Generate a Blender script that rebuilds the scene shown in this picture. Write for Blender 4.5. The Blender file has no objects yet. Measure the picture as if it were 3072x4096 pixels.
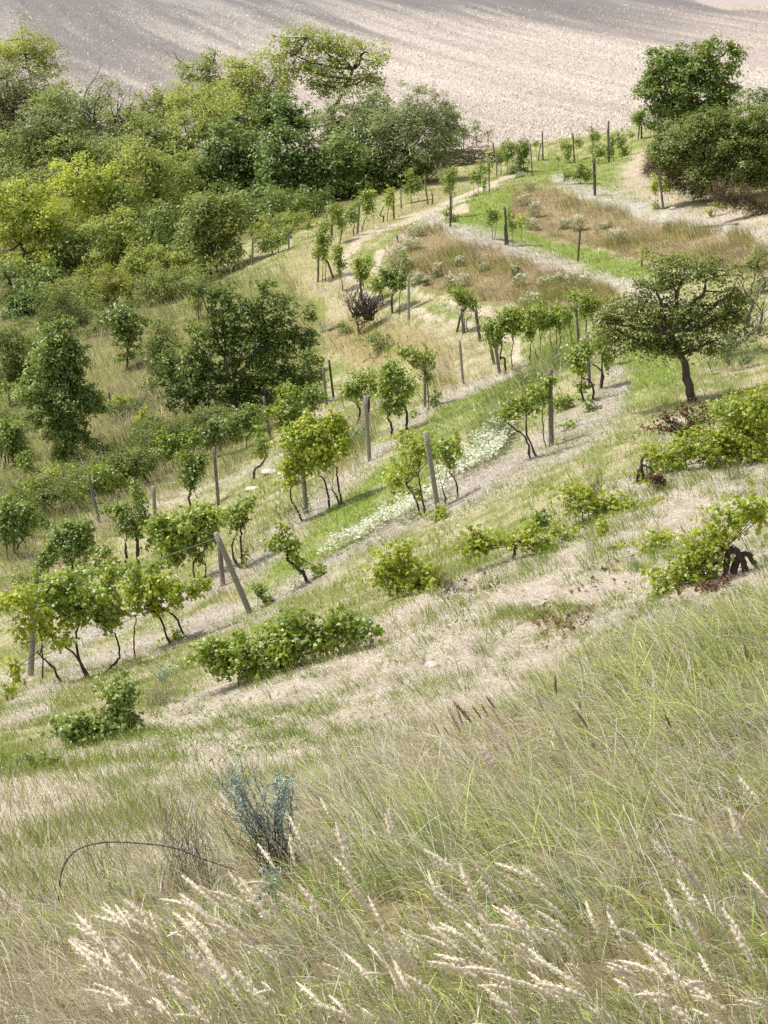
import bpy, math, random
import numpy as np
from mathutils import Vector
SC = bpy.context.scene
COL = SC.collection
# ---------------------------------------------------------------- camera model
PITCH = math.radians(20.0)
VF = math.radians(30.0)
F = 2048.0 / math.tan(VF / 2)           # focal length in photo pixels (3072 x 4096)
cP, sP = math.cos(PITCH), math.sin(PITCH)

def ray(px, py):
    a = (np.asarray(px, float) - 1536.0) / F
    b = -(np.asarray(py, float) - 2048.0) / F
    return a, cP + b * sP, -sP + b * cP          # point = D * ray

def project(x, y, z):
    D = y * cP - z * sP
    Yc = y * sP + z * cP
    D = np.maximum(D, 1e-3)
    return 1536 + F * x / D, 2048 - F * Yc / D, D

# ---------------------------------------------------------------- noise
_rs = np.random.RandomState(7)
_LAT = _rs.rand(8, 256, 256)
def vnoise(x, y, s=0):
    x = np.asarray(x, float); y = np.asarray(y, float)
    xi = np.floor(x).astype(int); yi = np.floor(y).astype(int)
    fx = x - xi; fy = y - yi
    fx = fx * fx * (3 - 2 * fx); fy = fy * fy * (3 - 2 * fy)
    L = _LAT[s % 8]
    a = L[xi % 256, yi % 256]; b = L[(xi + 1) % 256, yi % 256]
    c = L[xi % 256, (yi + 1) % 256]; d = L[(xi + 1) % 256, (yi + 1) % 256]
    return (a * (1 - fx) + b * fx) * (1 - fy) + (c * (1 - fx) + d * fx) * fy
def fbm(x, y, s=0, o=4):
    v = 0; a = 0.5; t = 0
    for k in range(o):
        v = v + a * vnoise(x * 2 ** k + 17.3 * k, y * 2 ** k + 5.1 * k, s + k); t += a; a *= 0.55
    return v / t
def sstep(a, b, v):
    t = np.clip((v - a) / (b - a), 0, 1)
    return t * t * (3 - 2 * t)

# ---------------------------------------------------------------- terrain
# control points: photo position (in a 1659 x 2212 reading of the photo) and distance in metres
K = 3072 / 1659.0
CP = [
 (830,2212,8.4),(0,2212,8.6),(1659,2212,8.2),(830,2000,10.5),(0,2050,10.9),(1659,2000,9.8),
 (400,1850,14),(0,1900,14.2),(900,1800,14.5),(1659,1700,13.2),(1250,1700,15.5),
 (0,1690,22.5),(350,1650,23),(600,1650,21.5),(900,1550,24.5),(1200,1500,23.5),(1659,1350,20.5),(1400,1400,22.5),
 (520,1480,30),(160,1610,28),(0,1600,30),(300,1500,33),(800,1400,29),(1200,1300,29),(1500,1250,28),(1659,1180,28.5),
 (900,1290,33),(1330,1120,35),(1050,1200,36),(1659,1010,36),(1430,1000,37.5),
 (72,1455,42),(540,1325,42),(947,1105,41.5),(1191,962,44.5),(1275,850,49),(740,1210,42.5),(400,1380,42),
 (1495,865,45),(1600,700,55),(1659,620,60),(1420,760,53),
 (480,1265,45.5),(663,1109,49),(798,994,51.5),(918,879,59),(1000,832,63),(1080,813,64),(190,1370,46),
 (335,1140,56),(215,1129,58),(475,1139,52),(584,945,66),(721,863,71),(20,1230,53),(60,1198,54),(185,1222,53),
 (0,1100,62),(100,1000,72),(140,1005,70),(0,900,82),(240,888,76),(450,870,72),(310,1000,67),
 (480,900,69),(640,900,66),(740,790,76),(860,780,74),(780,700,80),(620,600,86),(650,560,88),
 (1038,737,71),(1000,720,72),(1250,743,64),(1320,650,69),(882,691,74),(950,620,79),(1100,665,75),(1250,670,70),
 (870,560,83),(690,609,84),(780,655,80),(880,500,88),(970,497,86),(1130,556,80),(1300,602,75),
 (1095,528,85),(1248,566,82),(1388,575,77),(1110,470,90),(1230,520,86),(1400,560,78),(1110,405,98),(1280,423,93),
 (1433,452,88),(1580,490,80),(1659,500,76),(1057,416,100),(1000,440,97),(925,443,102),(851,473,96),(772,505,92),(716,515,90),(545,572,94),
 (430,640,93),(183,706,92),(60,760,88),(300,720,86),(340,700,88),
 (955,400,110),(1090,385,111),(1150,380,108),(1173,345,117),(1070,350,117),(1240,351,116),(1316,345,112),(1384,300,118),(1422,315,112),
 (1000,340,121),(1380,345,106),(1400,400,97),(1500,300,112),(1659,300,110),(1659,400,92),
]
WP = []
for (dx, dy, D) in CP:
    r = ray(dx * K, dy * K)
    WP.append((r[0] * D, r[1] * D, r[2] * D))
# anchors outside or hidden from the picture
WP += [(0,-6,-3.0),(0,1.5,-3.3),(-8,0,-3.6),(8,0,-3.0),(-6,6,-5.4),(6,6,-4.4),(-14,12,-9.0),(14,12,-5.0),(-22,30,-17.5),(20,30,-10.0),
       (-34,60,-23.5),(28,60,-14.0),(-40,90,-24.5),(-20,100,-22.6),(-30,118,-22.6),(-8,112,-21.6),(36,95,-16.0)]
for yy in (140, 175, 225, 300, 420):
    for xx in (-130, -60, -25, 0, 25, 60, 130):
        WP.append((xx, yy, -21.2))
WP = np.array(WP)
def _U(r2):
    return 0.5 * r2 * np.log(r2 + 1e-9)
def _fit(P, lam):
    n = len(P); X = P[:, :2] / 50.0
    d2 = ((X[:, None] - X[None]) ** 2).sum(-1)
    A = np.zeros((n + 3, n + 3)); A[:n, :n] = _U(d2) + lam * np.eye(n)
    A[:n, n] = 1; A[:n, n+1:] = X; A[n, :n] = 1; A[n+1:, :n] = X.T
    w = np.linalg.solve(A, np.concatenate([P[:, 2], [0, 0, 0]]))
    return X, w
TX, TW = _fit(WP, 0.0006)
def z_raw(x, y):
    x = np.asarray(x, float).ravel() / 50; y = np.asarray(y, float).ravel() / 50
    out = np.empty(len(x)); n = len(TX)
    for i in range(0, len(x), 20000):
        a = x[i:i+20000]; b = y[i:i+20000]
        d2 = (a[:, None] - TX[None, :, 0]) ** 2 + (b[:, None] - TX[None, :, 1]) ** 2
        out[i:i+20000] = _U(d2) @ TW[:n] + TW[n] + TW[n+1] * a + TW[n+2] * b
    return out
# fan grid: rows in log(y), columns in x/y
NY, NT = 1000, 560
LY0, LY1 = math.log(1.5), math.log(420.0)
T0, T1 = -0.42, 0.42
_ly = np.linspace(LY0, LY1, NY); _t = np.linspace(T0, T1, NT)
GY = np.exp(_ly)[:, None] * np.ones(NT)[None]; GX = GY * _t[None]
GZ = z_raw(GX, GY).reshape(NY, NT)
bl = sstep(250, 400, GY); GZ = GZ * (1 - bl) + (-21.2) * bl
_near = 1 - sstep(60, 130, GY)
GZ += _near * ((fbm(GX * 0.9, GY * 0.9, 1, 3) - 0.5) * 0.22 + (fbm(GX * 3.1, GY * 3.1, 3, 3) - 0.5) * 0.09) * sstep(2, 12, GY)
def zt(x, y):
    x = np.asarray(x, float); y = np.asarray(y, float)
    yy = np.clip(y, 1.51, 418.0)
    v = (np.log(yy) - LY0) / (LY1 - LY0) * (NY - 1)
    u = np.clip((x / yy - T0) / (T1 - T0) * (NT - 1), 0, NT - 1.001)
    v = np.clip(v, 0, NY - 1.001)
    i = v.astype(int); j = u.astype(int); fv = v - i; fu = u - j
    return (GZ[i, j] * (1 - fu) + GZ[i, j+1] * fu) * (1 - fv) + (GZ[i+1, j] * (1 - fu) + GZ[i+1, j+1] * fu) * fv
def hit(px, py, h=0.0):
    """point where the line of sight through photo pixel (px, py) comes within h of the ground"""
    a, b, c = ray(px, py)
    D = np.exp(np.linspace(math.log(2.5 if h < 0.1 else 5.2), math.log(380), 700))
    dz = D * c - zt(D * a, D * b) - h
    k = np.argmax(dz <= 0)
    if k == 0: D0 = 300.0 if dz[0] > 0 else D[0]
    else:
        lo, hi = D[k-1], D[k]
        t = dz[k-1] / (dz[k-1] - dz[k] + 1e-12); D0 = lo + (hi - lo) * t
    return np.array([D0 * a, D0 * b, D0 * c])
def onplane(px, py, y0):
    a, b, c = ray(px, py); D = y0 / b
    return np.array([D * a, y0, D * c])

# ---------------------------------------------------------------- object helpers
def tag(o, label=None, cat=None, group=None, kind=None):
    if label: o['label'] = label
    if cat: o['category'] = cat
    if group: o['group'] = group
    if kind: o['kind'] = kind
    return o
def new_obj(name, me, mat, parent=None, loc=None):
    o = bpy.data.objects.new(name, me); COL.objects.link(o)
    if mat and me: me.materials.append(mat)
    if parent: o.parent = parent
    if loc is not None: o.location = loc
    return o
def empty(name, loc):
    o = bpy.data.objects.new(name, None); COL.objects.link(o); o.location = Vector([float(v) for v in loc]); o.empty_display_size = 0.1
    return o
def mk_mesh(name, V, Fc, col=None, smooth=False):
    """V (n,3), Fc (m,k) same-size faces, or a list of such arrays"""
    me = bpy.data.meshes.new(name)
    V = np.asarray(V, np.float32)
    if not isinstance(Fc, list): Fc = [Fc]
    Fc = [np.asarray(f, np.int32) for f in Fc if len(f)]
    me.vertices.add(len(V)); me.vertices.foreach_set('co', V.ravel())
    nl = sum(f.size for f in Fc); nf = sum(len(f) for f in Fc)
    me.loops.add(nl); me.polygons.add(nf)
    me.loops.foreach_set('vertex_index', np.concatenate([f.ravel() for f in Fc]))
    tot = np.concatenate([np.full(len(f), f.shape[1], np.int32) for f in Fc])
    st = np.concatenate([[0], np.cumsum(tot)[:-1]]).astype(np.int32)
    me.polygons.foreach_set('loop_start', st)
    try: me.polygons.foreach_set('loop_total', tot)
    except Exception: pass
    if smooth: me.polygons.foreach_set('use_smooth', np.ones(nf, bool))
    if col is not None:
        a = me.color_attributes.new('Col', 'FLOAT_COLOR', 'POINT')
        c = np.ones((len(V), 4), np.float32); c[:, :3] = col
        a.data.foreach_set('color', c.ravel())
    me.update(calc_edges=True)
    return me
def tube(pts, rad, n=6, jit=0.0, rng=None):
    pts = np.asarray(pts, float); m = len(pts)
    rad = np.broadcast_to(np.asarray(rad, float), (m,))
    tg = np.gradient(pts, axis=0); tg /= np.linalg.norm(tg, axis=1)[:, None] + 1e-9
    ref = np.array([0.31, 0.87, 0.13]); 
    a = np.cross(tg, ref); a /= np.linalg.norm(a, axis=1)[:, None] + 1e-9
    b = np.cross(tg, a)
    th = np.arange(n) * 2 * math.pi / n
    R = rad[:, None] * np.ones(n)[None]
    if jit and rng is not None: R = R * (1 + jit * (rng.rand(m, n) - 0.5) * 2)
    V = pts[:, None] + R[..., None] * (np.cos(th)[None, :, None] * a[:, None] + np.sin(th)[None, :, None] * b[:, None])
    V = V.reshape(-1, 3)
    i = np.arange(m - 1)[:, None] * n; j = np.arange(n)[None]; k = (j + 1) % n
    Q = np.stack([i + j, i + k, i + n + k, i + n + j], -1).reshape(-1, 4)
    return V, Q
class Geo:
    def __init__(s): s.V = []; s.Q = []; s.n = 0
    def add(s, V, Q): s.V.append(V); s.Q.append(Q + s.n); s.n += len(V)
    def tube(s, p, r, n=5, jit=0, rng=None): s.add(*tube(p, r, n, jit, rng))
    def mesh(s, name, smooth=True): return mk_mesh(name, np.concatenate(s.V), np.concatenate(s.Q), smooth=smooth)
def curve(pts, m=8, wob=0.0, rng=None):
    """smooth resample of a polyline (Catmull-Rom)"""
    P = np.asarray(pts, float)
    if len(P) < 2: return P
    E = np.vstack([2 * P[0] - P[1], P, 2 * P[-1] - P[-2]]); out = []
    for i in range(1, len(E) - 2):
        t = np.linspace(0, 1, m, endpoint=False)[:, None]
        p0, p1, p2, p3 = E[i-1], E[i], E[i+1], E[i+2]
        out.append(0.5 * (2*p1 + (p2-p0)*t + (2*p0-5*p1+4*p2-p3)*t**2 + (-p0+3*p1-3*p2+p3)*t**3))
    out.append(P[-1:]); C = np.vstack(out)
    if wob and rng is not None:
        w = rng.randn(len(C), 3) * wob; w[0] *= 0.2; C = C + w
    return C

# ---------------------------------------------------------------- materials
def nodes(name):
    m = bpy.data.materials.new(name); m.use_nodes = True
    nt = m.node_tree; nt.nodes.clear()
    return m, nt, nt.nodes, nt.links
def N(nt, typ, **kw):
    n = nt.nodes.new(typ)
    for k, v in kw.items():
        if k in n.inputs.keys(): n.inputs[k].default_value = v
        else: setattr(n, k, v)
    return n
def leaf_mat(name, c1, c2, c3=None, trans=0.38, rough=0.5, spec=0.25, big=0.8):
    """two or three greens drawn per leaf, plus slow drifts of hue over the crown; light passes through"""
    m, nt, ns, L = nodes(name)
    geo = N(nt, 'ShaderNodeNewGeometry')
    ramp = N(nt, 'ShaderNodeValToRGB')
    e = ramp.color_ramp.elements
    e[0].position = 0.0; e[0].color = (*c1, 1); e[1].position = 0.85 if c3 else 1.0; e[1].color = (*c2, 1)
    if c3:
        x = e.new(1.0); x.color = (*c3, 1)
    noi = N(nt, 'ShaderNodeTexNoise', Scale=big); noi.inputs['Detail'].default_value = 2
    tc = N(nt, 'ShaderNodeTexCoord')
    L.new(tc.outputs['Object'], noi.inputs['Vector'])
    add = N(nt, 'ShaderNodeMath', operation='MULTIPLY_ADD'); add.inputs[1].default_value = 0.55; 
    L.new(geo.outputs['Random Per Island'], add.inputs[0])
    sub = N(nt, 'ShaderNodeMath', operation='MULTIPLY_ADD'); sub.inputs[1].default_value = 1.3; sub.inputs[2].default_value = -0.42
    L.new(noi.outputs['Fac'], sub.inputs[0]); L.new(sub.outputs[0], add.inputs[2])
    L.new(add.outputs[0], ramp.inputs[0])
    dif = N(nt, 'ShaderNodeBsdfDiffuse'); tr = N(nt, 'ShaderNodeBsdfTranslucent'); gl = N(nt, 'ShaderNodeBsdfGlossy')
    gl.inputs['Roughness'].default_value = rough; gl.inputs['Color'].default_value = (1, 1, 1, 1)
    L.new(ramp.outputs[0], dif.inputs[0])
    hs = N(nt, 'ShaderNodeHueSaturation'); hs.inputs['Hue'].default_value = 0.485; hs.inputs['Saturation'].default_value = 1.0; hs.inputs['Value'].default_value = 1.7
    L.new(ramp.outputs[0], hs.inputs['Color']); L.new(hs.outputs[0], tr.inputs[0])
    mx = N(nt, 'ShaderNodeMixShader'); mx.inputs[0].default_value = trans
    L.new(dif.outputs[0], mx.inputs[1]); L.new(tr.outputs[0], mx.inputs[2])
    fr = N(nt, 'ShaderNodeLayerWeight'); fr.inputs['Blend'].default_value = 0.12
    mf = N(nt, 'ShaderNodeMath', operation='MULTIPLY_ADD'); mf.inputs[1].default_value = spec * 0.25; mf.inputs[2].default_value = spec * 0.12
    L.new(fr.outputs['Fresnel'], mf.inputs[0])
    m2 = N(nt, 'ShaderNodeMixShader'); L.new(mf.outputs[0], m2.inputs[0]); L.new(mx.outputs[0], m2.inputs[1]); L.new(gl.outputs[0], m2.inputs[2])
    out = N(nt, 'ShaderNodeOutputMaterial'); L.new(m2.outputs[0], out.inputs[0])
    return m
def blade_mat(name, trans=0.3, spec=0.05, rough=0.45, var=0.35):
    m, nt, ns, L = nodes(name)
    at = N(nt, 'ShaderNodeAttribute', attribute_name='Col')
    geo = N(nt, 'ShaderNodeNewGeometry')
    mr = N(nt, 'ShaderNodeMapRange'); mr.inputs['To Min'].default_value = 1 - var; mr.inputs['To Max'].default_value = 1 + var
    L.new(geo.outputs['Random Per Island'], mr.inputs['Value'])
    hs = N(nt, 'ShaderNodeHueSaturation'); L.new(mr.outputs[0], hs.inputs['Value']); L.new(at.outputs['Color'], hs.inputs['Color'])
    dif = N(nt, 'ShaderNodeBsdfDiffuse'); tr = N(nt, 'ShaderNodeBsdfTranslucent'); gl = N(nt, 'ShaderNodeBsdfGlossy')
    gl.inputs['Roughness'].default_value = rough
    L.new(hs.outputs[0], dif.inputs[0]); L.new(hs.outputs[0], tr.inputs[0])
    mx = N(nt, 'ShaderNodeMixShader'); mx.inputs[0].default_value = trans
    L.new(dif.outputs[0], mx.inputs[1]); L.new(tr.outputs[0], mx.inputs[2])
    m2 = N(nt, 'ShaderNodeMixShader'); m2.inputs[0].default_value = spec
    L.new(mx.outputs[0], m2.inputs[1]); L.new(gl.outputs[0], m2.inputs[2])
    out = N(nt, 'ShaderNodeOutputMaterial'); L.new(m2.outputs[0], out.inputs[0])
    return m
def solid_mat(name, c1, c2, scale=20.0, rough=0.9, stretch=(1, 1, 1), bump=0.3, detail=6):
    m, nt, ns, L = nodes(name)
    tc = N(nt, 'ShaderNodeTexCoord'); mp = N(nt, 'ShaderNodeMapping'); mp.inputs['Scale'].default_value = stretch
    L.new(tc.outputs['Object'], mp.inputs[0])
    noi = N(nt, 'ShaderNodeTexNoise', Scale=scale); noi.inputs['Detail'].default_value = detail; noi.inputs['Roughness'].default_value = 0.7
    L.new(mp.outputs[0], noi.inputs['Vector'])
    ramp = N(nt, 'ShaderNodeValToRGB'); e = ramp.color_ramp.elements
    e[0].position = 0.3; e[0].color = (*c1, 1); e[1].position = 0.7; e[1].color = (*c2, 1)
    L.new(noi.outputs['Fac'], ramp.inputs[0])
    b = N(nt, 'ShaderNodeBsdfPrincipled'); b.inputs['Roughness'].default_value = rough
    b.inputs['Specular IOR Level'].default_value = 0.2
    L.new(ramp.outputs[0], b.inputs['Base Color'])
    bp = N(nt, 'ShaderNodeBump'); bp.inputs['Strength'].default_value = bump; bp.inputs['Distance'].default_value = 0.02
    L.new(noi.outputs['Fac'], bp.inputs['Height']); L.new(bp.outputs[0], b.inputs['Normal'])
    out = N(nt, 'ShaderNodeOutputMaterial'); L.new(b.outputs[0], out.inputs[0])
    return m
# ---------------------------------------------------------------- what grows or lies where
def sd_poly(px, py, P):
    """signed distance to a polygon, positive inside"""
    P = np.asarray(P, float); d = np.full(px.shape, 1e12); ins = np.zeros(px.shape, bool)
    for i in range(len(P)):
        a = P[i]; b = P[(i + 1) % len(P)]; e = b - a
        wx = px - a[0]; wy = py - a[1]
        t = np.clip((wx * e[0] + wy * e[1]) / (e @ e + 1e-9), 0, 1)
        d = np.minimum(d, (wx - e[0] * t) ** 2 + (wy - e[1] * t) ** 2)
        c = ((a[1] > py) != (b[1] > py)) & (px < (b[0] - a[0]) * (py - a[1]) / (b[1] - a[1] + 1e-12) + a[0])
        ins ^= c
    return np.sqrt(d) * np.where(ins, 1, -1)
def sd_line(px, py, P):
    """distance to a polyline whose points carry a half width; returns distance / half width"""
    best = np.full(px.shape, 1e9)
    for i in range(len(P) - 1):
        a = np.array(P[i][:2], float); b = np.array(P[i+1][:2], float); e = b - a
        wx = px - a[0]; wy = py - a[1]
        t = np.clip((wx * e[0] + wy * e[1]) / (e @ e + 1e-9), 0, 1)
        w = P[i][2] * (1 - t) + P[i+1][2] * t
        best = np.minimum(best, np.hypot(wx - e[0] * t, wy - e[1] * t) / w)
    return best
TALL = [(-300,1960),(0,1955),(130,1890),(400,1850),(560,1800),(640,1740),(700,1660),(760,1640),(900,1570),(1000,1540),(1100,1500),(1200,1440),(1300,1370),(1480,1320),(1659,1290),(2100,1250),(2300,2600),(-400,2600)]
BANK1 = [(830,540),(870,500),(920,485),(965,500),(1050,530),(1150,565),(1300,612),(1340,640),(1280,672),(1150,672),(1040,655),(930,625),(855,590)]
BANK2 = [(1105,410),(1190,405),(1280,440),(1400,470),(1500,492),(1580,500),(1659,530),(1900,560),(1900,640),(1659,600),(1400,566),(1250,532),(1150,505),(1095,465)]
GREENT = [(935,470),(985,440),(1060,415),(1110,400),(1100,470),(1150,510),(1250,535),(1400,572),(1420,600),(1380,607),(1260,570),(1130,530),(1040,505),(985,490)]
GREEN2 = [(1105,400),(1180,345),(1260,330),(1400,300),(1480,290),(1480,310),(1380,345),(1350,390),(1280,410),(1210,400)]
DRYL = [(600,560),(640,540),(740,500),(800,480),(960,400),(1050,340),(1080,345),(1000,400),(960,450),(860,490),(790,520),(745,560),(740,620),(690,650),(640,640)]
DRYM = [(690,640),(740,680),(860,700),(990,745),(1000,800),(950,850),(900,860),(740,840),(700,800),(690,740)]
DRYN = [(690,690),(800,690),(900,700),(985,760),(985,840),(930,850),(880,780),(760,790),(700,760)]
SOILM = [(640,590),(740,600),(870,690),(1050,730),(1080,800),(1020,830),(985,750),(860,700),(740,690),(690,640)]
RUTL = [(1110,375,10),(1060,400,10),(960,448,11),(860,485,11),(780,515,12),(742,560,14),(755,602,13),(800,640,10),(900,672,9),(1020,700,9),(1110,735,14),(1135,800,13)]
RUTR = [(1010,448,7),(930,482,8),(870,512,9),(822,545,10),(812,580,10),(845,612,9),(910,636,8),(1000,662,8),(1100,690,8)]
RUTM = [(1010,430,9),(900,484,10),(830,528,12),(782,570,13),(800,620,11),(880,655,9),(1000,682,9)]
SOIL1 = [(925,468,14),(975,495,16),(1050,515,17),(1130,550,18),(1250,590,17),(1345,615,18),(1450,640,20)]
SOIL2 = [(1205,385,12),(1280,420,18),(1400,455,18),(1500,478,18),(1659,505,22),(1800,530,22)]
PATHR = [(1390,345,26),(1365,385,28),(1410,420,26),(1500,455,24),(1659,490,26),(1800,510,26)]
ROW1 = [(-60,1500,22),(60,1452,24),(190,1372,20),(330,1312,20),(470,1270,22),(560,1215,26),(650,1125,22),(740,1045,22),(860,930,20),(960,862,14),(1010,840,11),(1075,812,10),(1140,780,8)]
ROW2 = [(-60,1590,14),(60,1530,20),(200,1435,18),(400,1362,20),(540,1325,22),(700,1240,22),(850,1140,28),(947,1095,34),(1060,1030,40),(1190,960,42),(1300,880,38),(1330,820,22)]
ROW0 = [(100,1180,12),(215,1130,16),(335,1100,18),(450,1050,20),(560,1010,18),(640,960,14),(720,880,14),(740,820,12)]
GRN1 = [(560,1330,36),(640,1230,36),(720,1160,42),(850,1040,42),(950,930,36),(1080,850,30),(1180,770,30),(1250,720,18)]
GRN3 = [(1330,860,34),(1400,800,52),(1420,740,40)]
UMB = [(700,1215,10),(755,1183,16),(810,1150,17),(865,1122,17),(930,1080,18),(975,1047,22),(1050,977,24),(1090,930,14)]
STRAWP = [(1659,1010),(1659,1300),(1300,1380),(1100,1500),(900,1580),(700,1680),(600,1700),(560,1760),(400,1840),(130,1890),(0,1950),(-200,1960),(-200,1640),(0,1640),(200,1610),(330,1550),(420,1500),(600,1440),(800,1340),(960,1260),(1100,1200),(1250,1120),(1400,1000),(1450,900),(1560,900)]
FIELD = [(-900,-900),(-900,330),(0,330),(700,330),(1000,326),(1060,322),(1150,312),(1300,288),(1400,268),(1480,262),(1659,245),(2600,220),(2600,-900)]
FOREST = [(-900,325),(0,325),(700,325),(960,330),(1000,340),(960,385),(860,410),(780,440),(700,470),(560,500),(400,600),(200,640),(0,700),(-900,800)]
VALLEY = [(-500,700),(0,690),(200,640),(400,600),(620,580),(700,700),(680,860),(560,950),(300,1060),(200,1120),(0,1200),(-500,1300)]
RED = [(1190,1345,26),(1260,1340,22)]

def classes(x, y, z=None):
    if z is None: z = zt(x, y)
    px, py, D = project(x, y, z)
    px = px / K; py = py / K
    wob = 26 * 44 / np.clip(D, 8, 200)
    px = px + (fbm(x * 0.45, y * 0.45, 2, 5) - 0.5) * wob * 2.6; py = py + (fbm(x * 0.45 + 40, y * 0.45, 4, 5) - 0.5) * wob * 1.9
    wo2 = 60 * 20 / np.clip(D, 12, 400) * (D < 34)
    py = py + (fbm(x * 0.9 + 11, y * 0.9, 1, 4) - 0.5) * wo2 * 1.3
    far = np.clip(44 / D, 0.25, 3)
    P = lambda poly, s=10: sstep(-s, s, sd_poly(px, py, poly))
    pat = fbm(x * 1.3, y * 1.3, 3, 4)
    Ln = lambda ln: (1 - sstep(0.35, 1.7, sd_line(px, py, ln))) * (0.45 + 0.55 * sstep(0.36, 0.56, pat))
    c = {}
    c['field'] = sstep(-3, 3, sd_poly(px, py, FIELD)) * (y > 95)
    c['forest'] = P(FOREST, 8) * (1 - c['field'])
    c['tall'] = P(TALL, 16) * (y < 32)
    b = lambda n, v: c.__setitem__(n, v * (1 - c['tall']) * (1 - c['field']))
    b('bank', np.maximum(P(BANK1, 7), P(BANK2, 7)))
    b('greent', np.maximum.reduce([P(GREENT, 8), P(GREEN2, 10) * 0.7, (1 - sstep(0.6, 1.1, sd_line(px, py, RUTM))) * 0.55]))
    b('dryl', P(DRYL, 8)); b('drym', P(DRYN, 12)); b('soilm', P(SOILM, 10))
    Ls = lambda ln: 1 - sstep(0.45, 0.95, sd_line(px, py, ln))
    rut = np.maximum(Ls(RUTL), Ls(RUTR)) * (0.7 + 0.3 * sstep(0.3, 0.5, pat)); b('rut', rut)
    b('path', Ln(PATHR)); b('soil', np.maximum(np.maximum(Ln(SOIL1), Ln(SOIL2)), 0))
    b('row', np.maximum(np.maximum(Ln(ROW1), Ln(ROW2)), Ln(ROW0) * 0.45))
    b('green', np.maximum(Ln(GRN1), Ln(GRN3)))
    b('umbel', 1 - sstep(0.7, 1.5, sd_line(px, py, UMB))); b('straw', P(STRAWP, 18)); b('valley', P(VALLEY, 20) * (1 - c['forest']))
    b('red', Ln(RED))
    return c, px, py, D
C_ = lambda *v: np.array(v)
STRAW = C_(0.435, 0.375, 0.305); SOIL = C_(0.36, 0.315, 0.28); TAN = C_(0.40, 0.33, 0.22); GREEN = C_(0.17, 0.23, 0.045); OLIVE = C_(0.21, 0.23, 0.075)
def field_uv(x, y):
    w = (fbm(x * 0.011, y * 0.011, 6, 2) - 0.5) * 16
    ang = 0.43 + 0.0008 * x
    return x * np.cos(ang) + y * np.sin(ang) + w, -x * np.sin(ang) + y * np.cos(ang)
def ground_colour(x, y, z):
    c, px, py, D = classes(x, y, z)
    n1 = fbm(x * 0.5, y * 0.5, 0, 4)[:, None]; n2 = fbm(x * 2.2, y * 2.2, 1, 4)[:, None]
    base = OLIVE * (1 - sstep(0.4, 0.62, n2)) + C_(0.38, 0.34, 0.20) * sstep(0.4, 0.62, n2)
    def mix(col, w, base):
        w = np.clip(w, 0, 1)[:, None]; return base * (1 - w) + col * w
    g = GREEN * (0.75 + 0.5 * n2)
    base = mix(C_(0.20, 0.20, 0.075) * (0.7 + 0.6 * n2), c['valley'], base)
    base = mix(C_(0.30, 0.275, 0.135) * (0.75 + 0.5 * n2), c['dryl'], base)
    base = mix(C_(0.36, 0.31, 0.20) * (0.7 + 0.6 * n2), c['soilm'] * 0.7, base)
    base = mix(C_(0.30, 0.24, 0.12), c['drym'] * 0.8, base)
    base = mix(g, c['greent'] * 0.85, base); base = mix(g, c['green'] * 0.9, base)
    base = mix(STRAW * (0.82 + 0.36 * n2), c['straw'] * (0.95), base)
    base = mix(SOIL * (0.85 + 0.35 * n2), c['row'] * 0.92, base)
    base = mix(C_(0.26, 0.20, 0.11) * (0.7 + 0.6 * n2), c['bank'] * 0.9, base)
    base = mix(C_(0.47, 0.40, 0.30) * (0.85 + 0.3 * n2), c['rut'], base)
    base = mix(C_(0.44, 0.36, 0.26) * (0.85 + 0.3 * n2), c['path'], base)
    base = mix(C_(0.41, 0.37, 0.33) * (0.85 + 0.3 * n2), c['soil'] * 0.9, base)
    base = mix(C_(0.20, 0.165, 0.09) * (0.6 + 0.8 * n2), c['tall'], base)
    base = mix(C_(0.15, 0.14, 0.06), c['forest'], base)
    fp, fu = field_uv(x, y)
    st1 = fbm(fu * 0.010, fp * 0.07, 5, 4); st2 = fbm(fu * 0.014 + 9, fp * 0.25, 1, 4); st3 = fbm(fu * 0.05, fp * 0.7, 3, 3)
    sv = 0.45 * st1 + 0.33 * st2 + 0.22 * st3
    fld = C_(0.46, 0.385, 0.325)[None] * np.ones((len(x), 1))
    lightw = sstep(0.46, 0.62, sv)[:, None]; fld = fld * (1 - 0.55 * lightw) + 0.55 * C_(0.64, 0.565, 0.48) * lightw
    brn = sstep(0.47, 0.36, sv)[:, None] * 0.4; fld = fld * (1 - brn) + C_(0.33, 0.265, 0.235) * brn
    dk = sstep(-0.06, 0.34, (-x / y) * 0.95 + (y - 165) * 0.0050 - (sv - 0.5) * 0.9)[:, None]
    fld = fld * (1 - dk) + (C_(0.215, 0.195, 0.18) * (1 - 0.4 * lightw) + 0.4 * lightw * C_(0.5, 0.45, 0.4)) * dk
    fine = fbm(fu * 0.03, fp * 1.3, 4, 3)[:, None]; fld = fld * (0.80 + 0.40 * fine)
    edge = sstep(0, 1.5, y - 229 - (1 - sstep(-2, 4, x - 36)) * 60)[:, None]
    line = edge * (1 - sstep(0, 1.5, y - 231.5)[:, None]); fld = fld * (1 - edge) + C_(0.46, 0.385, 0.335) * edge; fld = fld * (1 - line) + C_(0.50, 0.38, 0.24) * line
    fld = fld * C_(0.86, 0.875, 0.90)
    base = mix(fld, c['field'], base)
    return np.clip(base, 0.01, 0.8), c

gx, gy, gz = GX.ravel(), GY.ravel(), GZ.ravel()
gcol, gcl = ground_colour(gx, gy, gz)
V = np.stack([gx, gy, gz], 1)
i = np.arange(NY - 1)[:, None] * NT; j = np.arange(NT - 1)[None]
Q = np.stack([i + j, i + j + 1, i + NT + j + 1, i + NT + j], -1).reshape(-1, 4)
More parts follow.
